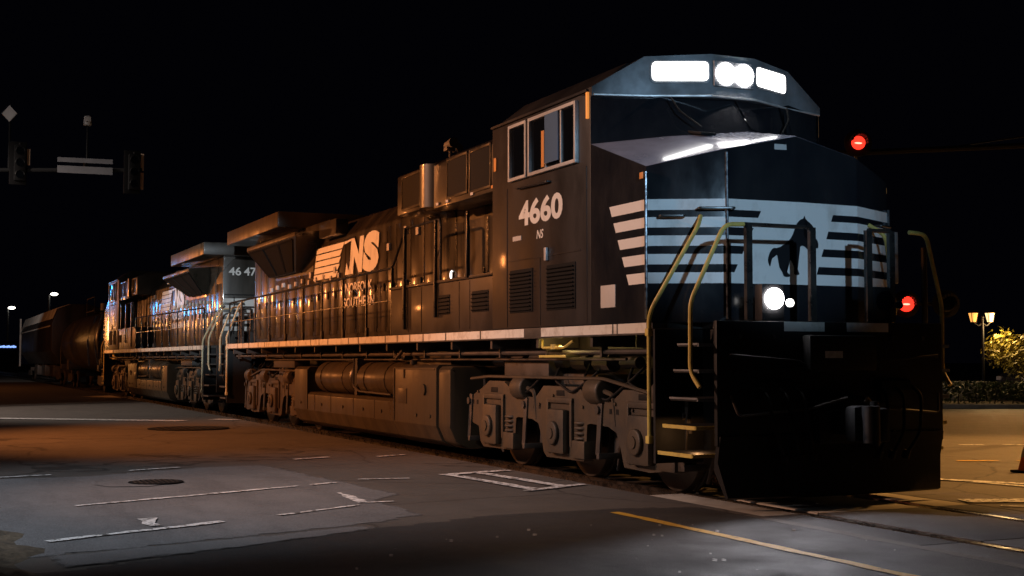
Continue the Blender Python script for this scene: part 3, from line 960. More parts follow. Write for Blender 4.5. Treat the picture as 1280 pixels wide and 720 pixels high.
        m.tube([(X(1.12), 1.30, 1.12), (X(1.18), 1.25, .92), (X(1.18), .42, .98), (X(1.42), .12, 1.10), (X(1.5), .02, 1.05)], .014, 6, .05)
        m.tube([(X(1.12), -1.30, 1.12), (X(1.18), -1.25, .92), (X(1.18), -.42, .98), (X(1.42), -.12, 1.10)], .014, 6, .05)
        build_each(m, "cut_lever", [DARKSTEEL], p)
        m = MB()
        for s in (-1, 1):
            for yy in (.35, .75, 1.15):
                for zz in (1.70, .72):
                    m.cyl((X(1.058), s * yy, zz), (X(1.078), s * yy, zz), .022, 8)
        build_each(m, "bolt_head", [DARKSTEEL], p)
        for y in (-.95, -.72, -.52, .52, .74, .97):
            m = MB()
            m.tube([(X(1.07), y, 1.2), (X(1.24), y, 1.12), (X(1.30), y * .93, .72), (X(1.24), y * .80, .52)], .019, 8, .12)
            m.cyl((X(1.24), y * .8, .54), (X(1.22), y * .78, .46), .04, 8)
            m.build("air_hose", [RUBBER], p)
        m = MB()
        for y0, y1 in ((-.62, -.12), (.16, .70)):
            m.face([(X(1.063), y, z) for y, z in ((y0, 1.76), (y1, 1.76), (y1, 1.855), (y0, 1.855))])
        m.face([(X(1.224), y, z) for y, z in ((-.24, 1.49), (-.02, 1.49), (-.02, 1.56), (-.24, 1.56))])
        build_each(m, "pilot_plate", [STRIP], p)
        for s in (-1, 1):
            m = MB()
            b(m, .86, 1.0, s * .70 - .14, s * .70 + .14, 1.86, 2.24, bev=.03)
            dl = m.build("ditch_light", [PILOT], T)
            m = MB()
            m.cyl((X(1.0), s * .70, 2.09), (X(1.03), s * .70, 2.09), .105, 24)
            lit = HEADL if (s < 0 and sx > 0) else GLASS
            m.build("lens", [lit], dl)
            m = MB()
            m.cyl((X(1.0), s * .70 + .19, 2.05), (X(1.03), s * .70 + .19, 2.05), .042, 16)
            m.build("marker_lens", [HEADLS if lit is HEADL else GLASS], dl)
        return p
    pilot(1, 0.0, True)
    pilot(-1, -20.70, False)
    # ---------------- fuel tank and air reservoirs
    m = MB()
    def tsec(zt):
        return [(-1.20, .16), (1.20, .16), (1.40, .26), (1.50, .48), (1.50, zt - .05), (1.44, zt), (-1.44, zt), (-1.50, zt - .05), (-1.50, .48), (-1.40, .26)]
    m.prism(tsec(1.40), YZ, -8.40, -6.45, bev=.012)
    m.prism([(y * (.985), z) for y, z in tsec(1.38)], YZ, -6.448, -5.95, bev=.07)
    m.prism(tsec(.84), YZ, -13.62, -8.402, bev=.012)
    m.prism(tsec(1.34), YZ, -14.62, -13.622, bev=.02)
    m.box(-13.6, -8.42, -.8, .8, .85, 1.5)
    m.box(-8.3, -6.6, -1.2, 1.2, 1.40, 1.6)
    for s in (-1, 1):
        m.cyl((-7.6, s * 1.44, 1.40), (-7.6, s * 1.44, 1.47), .06, 12)
        m.box(-8.3, -6.5, s * 1.498, s * 1.508, 1.32, 1.345)
        m.box(-7.9, -7.86, s * 1.498, s * 1.512, 1.18, 1.32)
        for x in (-9.4, -10.6, -12.0, -13.1):
            m.box(x, x + .025, s * 1.497, s * 1.506, .5, .80)
        m.box(-8.38, -8.34, s * 1.498, s * 1.512, .5, 1.34)
        m.box(-13.64, -13.60, s * 1.498, s * 1.512, .5, 1.28)
        for x in (-6.7, -7.3, -9.0, -10.0, -11.2, -12.6, -14.1):
            m.cyl((x, s * 1.498, .62), (x, s * 1.516, .62), .028, 8)
        m.cyl((-6.95, s * 1.49, 1.02), (-6.95, s * 1.53, 1.02), .085, 16)
        m.box(-8.15, -7.75, s * 1.499, s * 1.508, .78, 1.02, .004)
    tk = m.build("fuel_tank", [TANKP], T)
    for s in (-1, 1):
        for x0, x1 in ((-13.25, -10.85), (-10.55, -8.43)):
            m = MB()
            m.cyl((x0, s * 1.18, 1.14), (x1, s * 1.18, 1.14), .30, 28, bev=.10)
            for x in (x0 + .5, x1 - .5):
                m.tube([(x, s * (1.18 + .305 * math.cos(t)), 1.14 + .305 * math.sin(t)) for t in [R(-100 + 20 * k) for k in range(11)]], .012, 5)
            m.build("air_reservoir", [TANKP], T)
    m = MB()
    for s in (-1, 1):
        m.box(-10.78, -10.62, s * .9, s * 1.42, .84, 1.5, .02)
        m.tube([(-10.7, s * 1.45, 1.5), (-10.7, s * 1.46, 1.0), (-10.3, s * 1.47, .92), (-8.6, s * 1.47, .9)], .018, 6, .06)
        m.tube([(-8.3, s * 1.5, 1.56), (-8.1, s * 1.55, 1.50), (-7.8, s * 1.55, 1.62)], .03, 6)
        m.box(-8.25, -8.1, s * 1.3, s * 1.42, 1.46, 1.62, .01)
    build_each(m, "reservoir_pipe", [DARKSTEEL], T)
    # ---------------- trucks
    def truck(cx, flip):
        X = lambda v: cx + flip * v
        m = MB()
        m.box(cx - 2.5, cx + 2.5, -.68, .68, .40, .92, .03)
        m.box(cx - .6, cx + .6, -1.0, 1.0, .75, 1.30, .05)
        tr = m.build("truck", [DARKSTEEL], T)
        ax = [2.09, 0.0, -2.09]
        for a in ax:
            m = MB()
            for s in (-1, 1):
                prof = [(.10, .76), (.10, .685), (.30, .70), (.44, .72), (.46, .665), (.525, .665), (.535, .80), (.565, .80), (.565, .655)]
                n = 36
                # rim, web and flange as turned steps
                m.cyl((X(a), s * .66, .53), (X(a), s * .69, .53), .565, n)
                m.cyl((X(a), s * .69, .53), (X(a), s * .80, .53), .53, n, bev=.012)
                m.cyl((X(a), s * .80, .53), (X(a), s * .815, .53), .40, n, .30)
            m.cyl((X(a), -1.0, .53), (X(a), 1.0, .53), .10, 14)
            m.build("wheel", [WHEELM], tr)
        for s in (-1, 1):
            m = MB()
            top = [(-3.02, .62), (-2.95, .95), (-2.55, 1.06), (-2.3, 1.18), (-1.75, 1.18), (-1.35, .98), (-.75, .97), (-.52, 1.14), (.52, 1.14), (.75, .98), (1.35, .98), (1.6, 1.13), (2.5, 1.13), (2.75, .98), (2.95, .70)]
            bot = [(2.95, .30), (2.20, .23), (1.62, .24), (1.55, .46), (1.45, .64), (1.25, .70), (.80, .72), (.70, .70), (.68, .28), (.60, .24), (-.42, .23), (-.52, .30), (-.56, .50), (-.66, .66), (-.85, .71), (-1.30, .72), (-1.38, .70),
                   (-1.40, .29), (-1.48, .25), (-2.5, .24), (-2.62, .32), (-2.66, .54), (-3.02, .58)]
            m.prism([(X(u), v) for u, v in top + bot], XZ, s * 1.06, s * 1.20, bev=.012)
            # cast ribs, pedestal guides and dark slots
            for a in ax:
                m.box(X(a) - .36, X(a) - .30, s * 1.19, s * 1.24, .30, .98, .012)
                m.box(X(a) + .30, X(a) + .36, s * 1.19, s * 1.24, .40, .98, .012)
                m.box(X(a) - .36, X(a) + .36, s * 1.19, s * 1.235, .93, 1.0, .012)
            m.tube([(X(2.9), s * 1.22, 1.02), (X(1.2), s * 1.24, 1.25), (X(-2.2), s * 1.24, 1.24), (X(-2.9), s * 1.22, 1.20)], .022, 6, .1)
            for q in range(-13, 14):
                if abs(q) % 2:
                    m.cyl((X(q * .205), s * 1.195, .90 + .06 * (q % 3)), (X(q * .205), s * 1.222, .90 + .06 * (q % 3)), .020, 6)
            m.build("side_frame", [DUSTY], tr)
            m = MB()
            for a in (1.05, -1.05, 2.95, -2.95):
                m.box(X(a) - .05, X(a) + .05, s * 1.20, s * 1.225, .34, .98, .008, rot=Matrix.Rotation(R(7), 3, 'Y'))
                m.box(X(a) - .035, X(a) + .035, s * .95, s * 1.24, .30, .37, .008)
                m.cyl((X(a), s * 1.215, .88), (X(a), s * 1.255, .88), .05, 10)
                m.prism([(X(a - .30), .30), (X(a - .22), .30), (X(a - .14), .52), (X(a - .18), .74), (X(a - .27), .74)], XZ, s * .72, s * .86, bev=.01)
            build_each(m, "brake_rigging", [DARKSTEEL], tr)
            m = MB()
            for k, (a, b) in enumerate(((2.6, 1.7), (.9, -.2), (-.5, -1.5), (1.9, .6))):
                m.tube([(X(a), s * 1.05, 1.42), (X(a - .05), s * 1.18, 1.28), (X((a + b) / 2), s * 1.23, 1.10 - .04 * k), (X(b), s * 1.20, 1.22), (X(b - .1), s * 1.05, 1.42)], .016, 6, .12)
            build_each(m, "cable", [RUBBER], tr)
            for a in ax:
                m = MB()
                m.box(X(a) - .24, X(a) + .24, s * 1.195, s * 1.30, .30, .86, .05)
                m.cyl((X(a), s * 1.29, .56), (X(a), s * 1.35, .56), .15, 22, bev=.02)
                m.cyl((X(a), s * 1.35, .56), (X(a), s * 1.365, .56), .07, 12)
                jb = m.build("journal_box", [DUSTY], tr)
                m = MB()
                for k in range(4):
                    z = .50 + k * .062
                    m.cyl((X(a) + flip * .52, s * 1.13, z), (X(a) + flip * .52, s * 1.13, z + .034), .135, 16, bev=.012)
                m.box(X(a + .36), X(a + .70), s * 1.06, s * 1.24, .27, .49, .02)
                m.build("spring", [DUSTY], tr)
                m = MB()
                m.box(X(a - .12), X(a + .10), s * 1.06, s * 1.21, 1.02, 1.09, .01)
                for q in (-.78, -.62):
                    m.box(X(a + q) - .03, X(a + q) + .03, s * 1.19, s * 1.204, .84, .90)
                build_each(m, "frame_slot", [RUBBER], tr)
            for a in (1.15, -1.0, 2.75):
                m = MB()
                m.cyl((X(a), s * 1.16, 1.10), (X(a - .36), s * 1.16, 1.10), .16, 18, bev=.03)
                m.tube([(X(a), s * 1.2, 1.1), (X(a + .22), s * 1.2, 1.06), (X(a + .26), s * 1.18, .70)], .03, 6, .06)
                m.build("brake_cylinder", [DUSTY], tr)
            m = MB()
            m.tube([(X(3.05), s * .95, 1.25), (X(3.1), s * .9, .6), (X(2.72), s * .78, .14)], .022, 6, .1)
            m.tube([(X(-3.05), s * .95, 1.25), (X(-3.1), s * .9, .6), (X(-2.72), s * .78, .14)], .022, 6, .1)
            m.tube([(X(1.0), s * 1.0, .9), (X(1.1), s * .95, .5), (X(.75), s * .80, .14)], .02, 6, .1)
            build_each(m, "sand_pipe", [DARKSTEEL], tr)
        return tr
    truck(-2.84, 1)
    truck(-17.34, -1)
    # yellow grab bracket under the cab
    for s in (-1, 1):
        m = MB()
        m.tube([(-2.75, s * 1.5, 1.72), (-2.72, s * 1.52, 1.62), (-2.1, s * 1.52, 1.62), (-1.9, s * 1.5, 1.70)], .016, 6, .05)
        m.box(-2.75, -2.0, s * 1.35, s * 1.55, 1.50, 1.53, .005)
        m.cyl((-2.4, s * 1.48, 1.60), (-2.4, s * 1.48, 1.66), .07, 12)
        m.build("yellow_bracket", [YELLOW], T)
    return T

def road_numbers(T, num):
    for s in (-1, 1):
        m = MB()
        fn = side_fn(s, 1.604)
        c = -2.60
        cc = c if s < 0 else -c
        text_mesh(m, num, fn, cc - .63, cc + .63, 3.165, 3.49, 0.035, 0.0)
        m.build("road_number", [WHITE], T, 0)
    m = MB()
    text_mesh(m, num[:2], lambda u, v, w: (-20.408, u, v), -.84, -.50, 3.80, 4.03, 0.02)
    text_mesh(m, num[2:], lambda u, v, w: (-20.408, u, v), -.42, -.08, 3.80, 4.03, 0.02)
    # read from behind: mirror so that the number runs left to right there
    for v in m.bm.verts:
        v.co.y = -v.co.y
    m.build("road_number", [WHITE], T, 0)

lead = build_locomotive()
second = copy_tree(lead)
road_numbers(lead, "4660")
road_numbers(second, "4647")
second.location = (-44.6, 0, 0)
second.rotation_euler.z = math.pi
def swap(o, a, b):
    for ch in o.children:
        if ch.type == 'MESH' and ch.data.materials and ch.data.materials[0] is a:
            ch.data = ch.data.copy()
            ch.data.materials[0] = b
        swap(ch, a, b)
for a in (HEADL, HEADLS, BOARD, AMBER):
    swap(second, a, GLASS)
tag(lead, "black diesel locomotive numbered 4660 with bright headlights and white nose stripes", "locomotive", "locomotives coupled in the train")
tag(second, "second black locomotive numbered 4647 coupled behind the one with lit headlights", "locomotive", "locomotives coupled in the train")

# ------------------------------------------------------------------ following cars
def freight_truck(T, cx):
    m = MB()
    for s in (-1, 1):
        m.prism([(cx - 1.2, .38), (cx - .95, .75), (cx + .95, .75), (cx + 1.2, .38), (cx + .5, .32), (cx - .5, .32)], XZ, s * .95, s * 1.08, bev=.02)
        for a in (-.88, .88):
            m.cyl((cx + a, s * .68, .45), (cx + a, s * .80, .45), .45, 24, bev=.01)
    m.box(cx - .3, cx + .3, -1.0, 1.0, .6, .95)
    m.build("truck", [DARKSTEEL], T)

tc = empty("tank_car", (-56.6, 0, 0))
m = MB()
m.cyl((-8.0, 0, 2.38), (8.0, 0, 2.38), 1.46, 40, bev=.35)
m.build("tank", [TANKCAR], tc)
m = MB()
m.box(-8.6, 8.6, -.35, .35, 1.0, 1.25)
for sx in (-1, 1):
    m.box(sx * 8.0, sx * 8.6, -1.4, 1.4, 1.0, 1.25, .02)
    m.box(sx * 6.2, sx * 7.2, -1.2, 1.2, .95, 1.5, .05)
    m.tube([(sx * 8.4, -1.4, 1.25), (sx * 8.4, -1.4, 2.3), (sx * 8.4, 1.4, 2.3), (sx * 8.4, 1.4, 1.25)], .025, 6, .1)
m.build("underframe", [DARKSTEEL], tc)
m = MB()
for s in (-1, 1):
    m.tube([(-1.6, s * .8, 3.7), (-1.6, s * .8, 4.55), (1.6, s * .8, 4.55), (1.6, s * .8, 3.7)], .025, 6, .1)
m.cyl((0, 0, 3.75), (0, 0, 4.3), .35, 20)
m.box(-1.6, 1.6, -.85, .85, 3.86, 3.9)
m.build("top_platform", [DARKSTEEL], tc)
m = MB()
m.tube([(5.2, -1.40, 1.2), (5.2, -1.50, 2.4), (5.2, -1.1, 3.5)], .02, 6, .3)
m.tube([(4.8, -1.40, 1.2), (4.8, -1.50, 2.4), (4.8, -1.1, 3.5)], .02, 6, .3)
m.tube([(7.55, -1.32, 1.2), (7.55, -1.50, 2.4), (7.55, -1.15, 3.5)], .03, 6, .3)
build_each(m, "ladder_rail", [GREY], tc)
freight_truck(tc, -6.6); freight_truck(tc, 6.6)
for x in (-8.6, 8.6):
    m = MB()
    m.box(x - .3, x + .3, -.15, .15, .75, 1.0, .04)
    m.build("coupler", [DARKSTEEL], tc)
tag(tc, "long dark tank car coupled behind the second locomotive", "tank car")

hc = empty("hopper_car", (-80.5, 0, 0))
m = MB()
sec = [(-1.0, 1.2), (1.0, 1.2), (1.56, 2.0), (1.56, 3.6), (1.2, 4.5), (.5, 4.75), (-.5, 4.75), (-1.2, 4.5), (-1.56, 3.6), (-1.56, 2.0)]
m.prism(sec, YZ, -13.5, 11.5, bev=.05)
m.build("body", [TANKCAR], hc)
m = MB()
sec = [(-1.58, 3.45), (-1.24, 4.53), (-.5, 4.78), (.5, 4.78), (1.24, 4.53), (1.58, 3.45), (1.50, 3.42), (-1.50, 3.42)]
m.prism(sec, YZ, -14.6, 10.5, bev=.02)
m.box(-14.7, -14.4, -1.62, -1.5, 1.0, 4.6, .02)
m.build("roof_panel", [HOPPERM], hc)
m = MB()
m.box(-14.4, 12.2, -.4, .4, 1.0, 1.25)
for x in (-8, -2, 4):
    m.box(x - 1.2, x + 1.2, -.9, .9, .4, 1.2, .1)
m.build("underframe", [DARKSTEEL], hc)
freight_truck(hc, -11.5); freight_truck(hc, 10.2)
tag(hc, "covered hopper car with pale grey roof, last car behind the tank car", "hopper car")

# ------------------------------------------------------------------ ground, road and track
ASPH = asphalt("asphalt_old", (0.052, 0.047, 0.043), (0.075, 0.067, 0.060), 0.72, 0.45)
ASPHNEW = asphalt("asphalt_new", (0.020, 0.020, 0.021), (0.032, 0.031, 0.031), 0.70, 0.3, crack=False, seed=3)
ASPHSOFT = asphalt("asphalt_new_patch", (0.019, 0.019, 0.0205), (0.030, 0.030, 0.031), 0.70, 0.3, crack=False, seed=3, soft=True)
ASPHPALE = asphalt("asphalt_pale", (0.058, 0.059, 0.062), (0.125, 0.125, 0.128), 0.75, 0.85, crack=False, speck=False, seed=8, soft=True)
PAINTW = worn_paint("road_white", (0.78, 0.77, 0.76), (0.10, 0.095, 0.09), 0.50)
PAINTY = worn_paint("road_yellow", (0.66, 0.40, 0.05), (0.16, 0.11, 0.05), 0.58)

def sheet(name, pts, z, mat, wob=0.0, sub=0):
    m = MB()
    P = []
    n = len(pts)
    for i in range(n):
        a, b = Vector(pts[i]), Vector(pts[(i + 1) % n])
        k = max(1, int((b - a).length / sub)) if sub else 1
        for j in range(k):
            p = a.lerp(b, j / k)
            P.append((p.x + random.uniform(-wob, wob), p.y + random.uniform(-wob, wob), z))
    m.face(P)
    bmesh.ops.triangulate(m.bm, faces=m.bm.faces)
    return struct(m.build(name, [mat], None, 0))

sheet("ground", [(-600, -600), (600, -600), (600, 600), (-600, 600)], -0.40, SOIL)
sheet("road", [(-140, -60), (60, -60), (60, -1.28), (-140, -1.28)], 0.0, ASPH)
sheet("road", [(-16, 1.28), (60, 1.28), (60, 60), (-16, 19.0), (-17.5, 19.0), (-17.5, 1.28)], 0.0, ASPH)
sheet("track_bed", [(-240, -1.4), (-0.6, -1.4), (-0.6, 1.4), (-240, 1.4)], -0.16, BALLAST)
sheet("track_bed", [(-0.6, -1.29), (60, -1.29), (60, 1.29), (-0.6, 1.29)], -0.10, BALLAST)
m = MB()
m.box(-240, -0.6, -1.42, -1.28, -.4, -0.002)
m.box(-240, -0.6, 1.28, 1.42, -.4, -0.002)
struct(m.build("kerb", [ASPH], None))
# crossing panels
for i, x in enumerate((-0.55, 1.60, 3.75, 5.90, 8.05, 10.2)):
    m = MB()
    m.box(x, x + 2.13, -1.275, -.84, -.14, -.002, .012)
    m.box(x, x + 2.13, .84, 1.275, -.14, -.002, .012)
    m.box(x, x + 2.13, -.63, .63, -.14, -.002, .012)
    struct(m.build("crossing_panel", [CONC if i == 0 else ASPHNEW], None))
for s in (-1, 1):
    m = MB()
    yc = s * .7525
    sec = [(-.0365, 0), (.0365, 0), (.0365, -.035), (.010, -.05), (.010, -.15), (.07, -.165), (.07, -.178), (-.07, -.178), (-.07, -.165), (-.010, -.15), (-.010, -.05), (-.0365, -.035)]
    m.prism([(yc + u, v - .001) for u, v in sec], YZ, -240, 60)
    struct(m.build("rail", [RAILST], None))
m = MB()
for k in range(90):
    x = -1.0 - k * .55
    m.box(x - .115, x + .115, -1.25, 1.25, -.20, -.135 + random.uniform(-.01, .01), .01)
struct(m.build("railway_sleepers", [DARKSTEEL], None))

# asphalt patches
soft_sheet("road_patch", [(-1.0, -8.6), (-5.5, -8.6), (-5.4, -6.7), (-6.2, -5.1), (-6.3, -4.15), (-1.7, -3.75), (-1.2, -4.2), (.2, -4.15), (.62, -4.8), (1.1, -6.2), (1.55, -7.7), (1.5, -9)], 0.004, ASPHPALE, .12)
soft_sheet("road_patch", [(1.0, -4.85), (.55, -3.56), (.50, -2.35), (.75, -1.45), (16, -1.45), (16, -11), (3.0, -11), (2.38, -7.56), (1.8, -6.51)], 0.008, ASPHSOFT, .10, .14)
soft_sheet("road_patch", [(1.62, -7.6), (2.2, -7.6), (1.75, -6.45), (1.05, -4.95), (.82, -4.95), (1.2, -6.1)], 0.012, ASPHPALE, .12, .07)
soft_sheet("road_patch", [(-4.1, -6.65), (-3.8, -6.5), (-3.7, -6.1), (-4.0, -5.8), (-4.55, -5.9), (-4.7, -6.3), (-4.45, -6.6)], 0.012, ASPHPALE, .10, .05)
# bare soil corner at the roadside
m = MB()
nx, ny = 26, 26
vs = {}
for i in range(nx):
    for j in range(ny):
        u, v = i / (nx - 1), j / (ny - 1)
        x = -2.6 + u * 6.2
        ye = -7.78 + .12 * math.sin(x * 2.1) + .1 * math.sin(x * 5.3 + 1) + (.05 * x if x > 1 else 0) + .12 * (x < -1.6) * (x + 1.6)
        y = ye - v * 1.6
        vs[i, j] = m.bm.verts.new((x, y, -.01 + (.10 * min(1, v * 4)) * random.uniform(.4, 1.0) * min(1, 6 * u)))
for i in range(nx - 1):
    for j in range(ny - 1):
        m.bm.faces.new((vs[i, j], vs[i + 1, j], vs[i + 1, j + 1], vs[i, j + 1]))
struct(m.build("soil_verge", [SOIL], None))

def stripe(name, a, b, w, z=0.014, mat=None, wob=0.012):
    a, b = Vector(a), Vector(b)
    d = (b - a)
    n = Vector((-d.y, d.x)).normalized() * w / 2
    k = max(2, int(d.length / .18))
    top = [a + d * (i / k) + n * (1 + random.uniform(-1, 1) * wob / w * 2) for i in range(k + 1)]
    bot = [a + d * (i / k) - n * (1 + random.uniform(-1, 1) * wob / w * 2) for i in range(k, -1, -1)]
    m = MB()
    m.face([(p.x, p.y, z) for p in top + bot])
    bmesh.ops.triangulate(m.bm, faces=m.bm.faces)
    return struct(m.build(name, [mat or PAINTW], None, 0))

W = "road_marking"
stripe(W, (-23.9, -7.2), (-20.2, -2.75), .55)
stripe(W, (-1.88, -7.1), (-3.0, -4.52), .085, wob=.02)
stripe(W, (-3.08, -4.35), (-3.25, -4.0), .07)
stripe(W, (.75, -7.6), (.02, -6.02), .10, wob=.025)
stripe(W, (-.25, -5.45), (-.80, -4.48), .055, wob=.02)
stripe(W, (-.50, -6.62), (.10, -6.62), .13, wob=.06)
stripe(W, (-2.05, -4.32), (-.98, -4.36), .10, wob=.03)
stripe(W, (-.98, -4.36), (-.98, -4.05), .06)
stripe(W, (-7.05, -3.5), (-7.3, -2.9), .10)
stripe(W, (-7.1, -2.2), (-7.3, -1.7), .10)
stripe(W, (-3.55, -3.62), (-3.42, -3.0), .07, wob=.02)
stripe(W, (-5.6, -7.8), (-5.75, -7.0), .09)
stripe(W, (-6.0, -6.0), (-6.3, -5.3), .09)
stripe(W, (-20.8, -1.9), (-20.2, -1.45), .4)
# ladder shaped marking beside the track
stripe(W, (-3.70, -2.46), (-4.02, -1.40), .16)
stripe(W, (-1.42, -2.34), (-1.85, -1.40), .13)
stripe(W, (-3.60, -2.38), (-1.50, -2.20), .15, .018)
stripe(W, (-3.72, -1.92), (-1.66, -1.74), .15, .018)
stripe("road_marking", (.83, -2.44), (14, -2.38), .105, mat=PAINTY)
# far side of the crossing
stripe(W, (-1.1, 2.6), (.6, 3.6), .16)
stripe(W, (-.2, 3.0), (9, 5.2), .10)
stripe(W, (1.40, 1.35), (2.3, 3.6), .32)
stripe(W, (1.9, 1.38), (4.0, 3.2), .07)
stripe(W, (-5.6, 7.8), (-5.45, 8.2), .12)
stripe(W, (-5.3, 8.5), (-4.6, 10.4), .14)
for a, b in (((-2.85, 5.2), (-2.6, 5.75)), ((-2.5, 6.0), (-2.1, 7.0)), ((-1.95, 7.3), (-1.4, 8.8))):
    stripe(W, a, b, .11, mat=PAINTY)

def manhole(x, y, r, label):
    m = MB()
    m.cyl((x, y, .006), (x, y, .020), r, 36)
    o = m.build("manhole_cover", [DARKMETAL], None)
    m = MB()
    for k in range(-4, 5):
        h = math.sqrt(max(.01, (r * .85) ** 2 - (k * r * .19) ** 2))
        m.box(x - h, x + h, y + k * r * .19 - .012, y + k * r * .19 + .012, .019, .024)
    m.build("tread_pattern", [DARKSTEEL], o)
    tag(o, label, "manhole cover", "manhole covers in the road")
manhole(-4.15, -5.95, .32, "dark round manhole cover beside a pale concrete ring in the grey patch")
manhole(-16.6, -3.28, .85, "dark flat manhole cover out on the open road nearer the train")

# debris flecks on the new asphalt
m = MB()
rd = random.Random(21)
for k in range(42):
    x, y = rd.uniform(1.5, 7.5), rd.uniform(-6.0, -1.5)
    a = rd.uniform(0, 6.3); r = rd.uniform(.008, .03)
    pts = [(x + r * rd.uniform(.5, 1.4) * math.cos(a + t), y + r * rd.uniform(.4, 1) * math.sin(a + t), .011 + r * .3) for t in (0, 1.3, 2.6, 3.9, 5.1)]
    m.face(pts)
    m.face([(p[0], p[1], .009) for p in pts])
o = m.build("litter", [PALEPLATE], None, 0)
o["kind"] = "stuff"

# ------------------------------------------------------------------ far side: kerb, verge, hedge, lamp, tree, car
kd = Vector((1.14, 2.53)).normalized()
kn = Vector((-kd.y, kd.x))
k0 = Vector((-19.2, 19.35))
def KP(s, t, z=0.0):
    p = k0 + kd * s + kn * t
    return (p.x, p.y, z)
m = MB()
m.prism([(0, 0), (.18, 0), (.18, .14), (.03, .14)], lambda u, v, w: KP(w, u, v), -4, 24, bev=.02)
struct(m.build("kerb", [CONC], None))
sheet("verge", [KP(-8, .18)[:2], KP(40, .18)[:2], KP(40, 40)[:2], KP(-8, 40)[:2]], 0.10, SOIL)
sheet("road", [KP(-8, 0)[:2], KP(40, 0)[:2], (60, 60), (60, 19), (-16, 19.0), (-19, 16)], -0.003, ASPH)

def leaf_cloud(mb, fn, n, size, rnd):
    for _ in range(n):
        c = Vector(fn(rnd))
        q = Vector((rnd.uniform(-1, 1), rnd.uniform(-1, 1), rnd.uniform(-1, 1))).normalized()
        t = q.orthogonal().normalized()
        b = q.cross(t)
        L, w = size * rnd.uniform(.6, 1.3), size * rnd.uniform(.3, .6)
        mb.face([c - t * L, c + b * w, c + t * L, c - b * w])

rl = random.Random(5)
hedge = empty("hedge", KP(5, 1.6, .1))
m = MB()
leaf_cloud(m, lambda r: (lambda s, t, u: Vector(KP(s, t, .1 + u)) - hedge.location)(r.uniform(-4, 12), 1.0 + r.random() * 1.2, (.62 + .10 * math.sin(r.random() * 9)) * r.random() ** .6), 7000, .07, rl)
m.build("foliage", [LEAFG], hedge, 0)
m = MB()
for k in range(28):
    p = Vector(KP(-3.8 + k * .57, 1.6, .09)) - hedge.location
    m.tube([p, p + Vector((rl.uniform(-.1, .1), rl.uniform(-.1, .1), .5))], .02, 5)
m.build("stem", [BARK], hedge)
tag(hedge, "low clipped hedge behind the kerb across the road", "hedge")

def tree(base, h, r, trunk, seedv, label, n=4200):
    o = empty("tree", base)
    rr = random.Random(seedv)
    m = MB()
    m.tube([(0, 0, 0), (.04, .02, trunk * .6), (.0, .05, trunk + .3)], .07, 8)
    tips = []
    for k in range(8):
        a = k * .8
        e = Vector((math.cos(a) * r * .6, math.sin(a) * r * .6, trunk + (h - trunk) * (.25 + .5 * rr.random())))
        m.tube([(0, .03, trunk * .8), (e.x * .5, e.y * .5, trunk + .25), tuple(e)], .025, 5)
        tips.append(e)
    m.build("trunk", [BARK], o)
    cl = [(t + Vector((rr.uniform(-.3, .3), rr.uniform(-.3, .3), rr.uniform(-.25, .3))), r * rr.uniform(.22, .42)) for t in tips for _ in range(3)]
    m = MB()
    def f(q):
        c, rad = q.choice(cl)
        d = Vector((q.gauss(0, 1), q.gauss(0, 1), q.gauss(0, .8))).normalized() * rad * q.random() ** .45
        return c + d
    leaf_cloud(m, f, n, .085, rr)
    m.build("crown", [LEAFY], o, 0)
    tag(o, label, "tree")
    return o
tree((-20.9, 25.25, .1), 2.75, 1.7, .65, 11, "small yellow leaved tree lit by the twin lantern post")

lp = empty("lantern_post", (-21.65, 23.75, .1))
m = MB()
m.cyl((0, 0, 0), (0, 0, .35), .13, 12, .08)
m.cyl((0, 0, .35), (0, 0, 2.75), .055, 12, .04)
m.tube([(-.12, -.27, 2.62), (-.05, -.12, 2.50), (0, 0, 2.62), (.05, .12, 2.50), (.10, .24, 2.62)], .02, 6, .05)
m.ball((0, 0, 2.80), .05)
m.build("post", [DARKMETAL], lp)
for (x, y), mt in (((-.12, -.27), LAMPA), ((.10, .24), LAMPB)):
    m = MB()
    m.cyl((x, y, 2.64), (x, y, 2.93), .09, 8, .16)
    ln = m.build("lantern", [mt], lp, 0)
    m = MB()
    m.cyl((x, y, 2.93), (x, y, 3.02), .18, 8, .03)
    for k in range(4):
        a = k * math.pi / 2 + .4
        m.tube([(x + .095 * math.cos(a), y + .095 * math.sin(a), 2.63), (x + .165 * math.cos(a), y + .165 * math.sin(a), 2.94)], .012, 5)
    m.build("lantern_cap", [DARKMETAL], lp)
tag(lp, "dark post with two tapered lanterns glowing amber beside yellow tree", "lamp post")

car = empty("parked_car", (-21.5, 27.4, .1), math.atan2(kd.y, kd.x) + .25)
m = MB()
prof = [(-2.2, .35), (-2.25, .75), (-1.9, .98), (-1.05, 1.08), (-.45, 1.58), (1.0, 1.62), (1.75, 1.15), (2.2, 1.05), (2.28, .6), (2.2, .32)]
m.prism(prof, XZ, -.9, .9, bev=.08)
m.build("body", [CARP], car, 40)
for s in (-1, 1):
    m = MB()
    m.face([(x, s * .905, z) for x, z in ((-.85, 1.10), (.95, 1.12), (.85, 1.50), (-.42, 1.50))])
    m.build("window", [GLASS], car, 0)
    m = MB()
    m.box(-2.26, -2.16, s * .55, s * .82, .68, .82, .02)
    m.build("headlight", [PALEPLATE], car)
    for x in (-1.4, 1.4):
        m = MB()
        m.cyl((x, s * .76, .32), (x, s * .92, .32), .32, 24, bev=.03)
        m.build("wheel", [RUBBER], car)
m = MB()
m.face([(-1.03, -.72, 1.11), (-1.03, .72, 1.11), (-.5, .66, 1.56), (-.5, -.66, 1.56)][::-1])
ws_ = m.build("windshield", [GLASS], car, 0)
for v in ws_.data.vertices: v.co.x -= .02
m = MB()
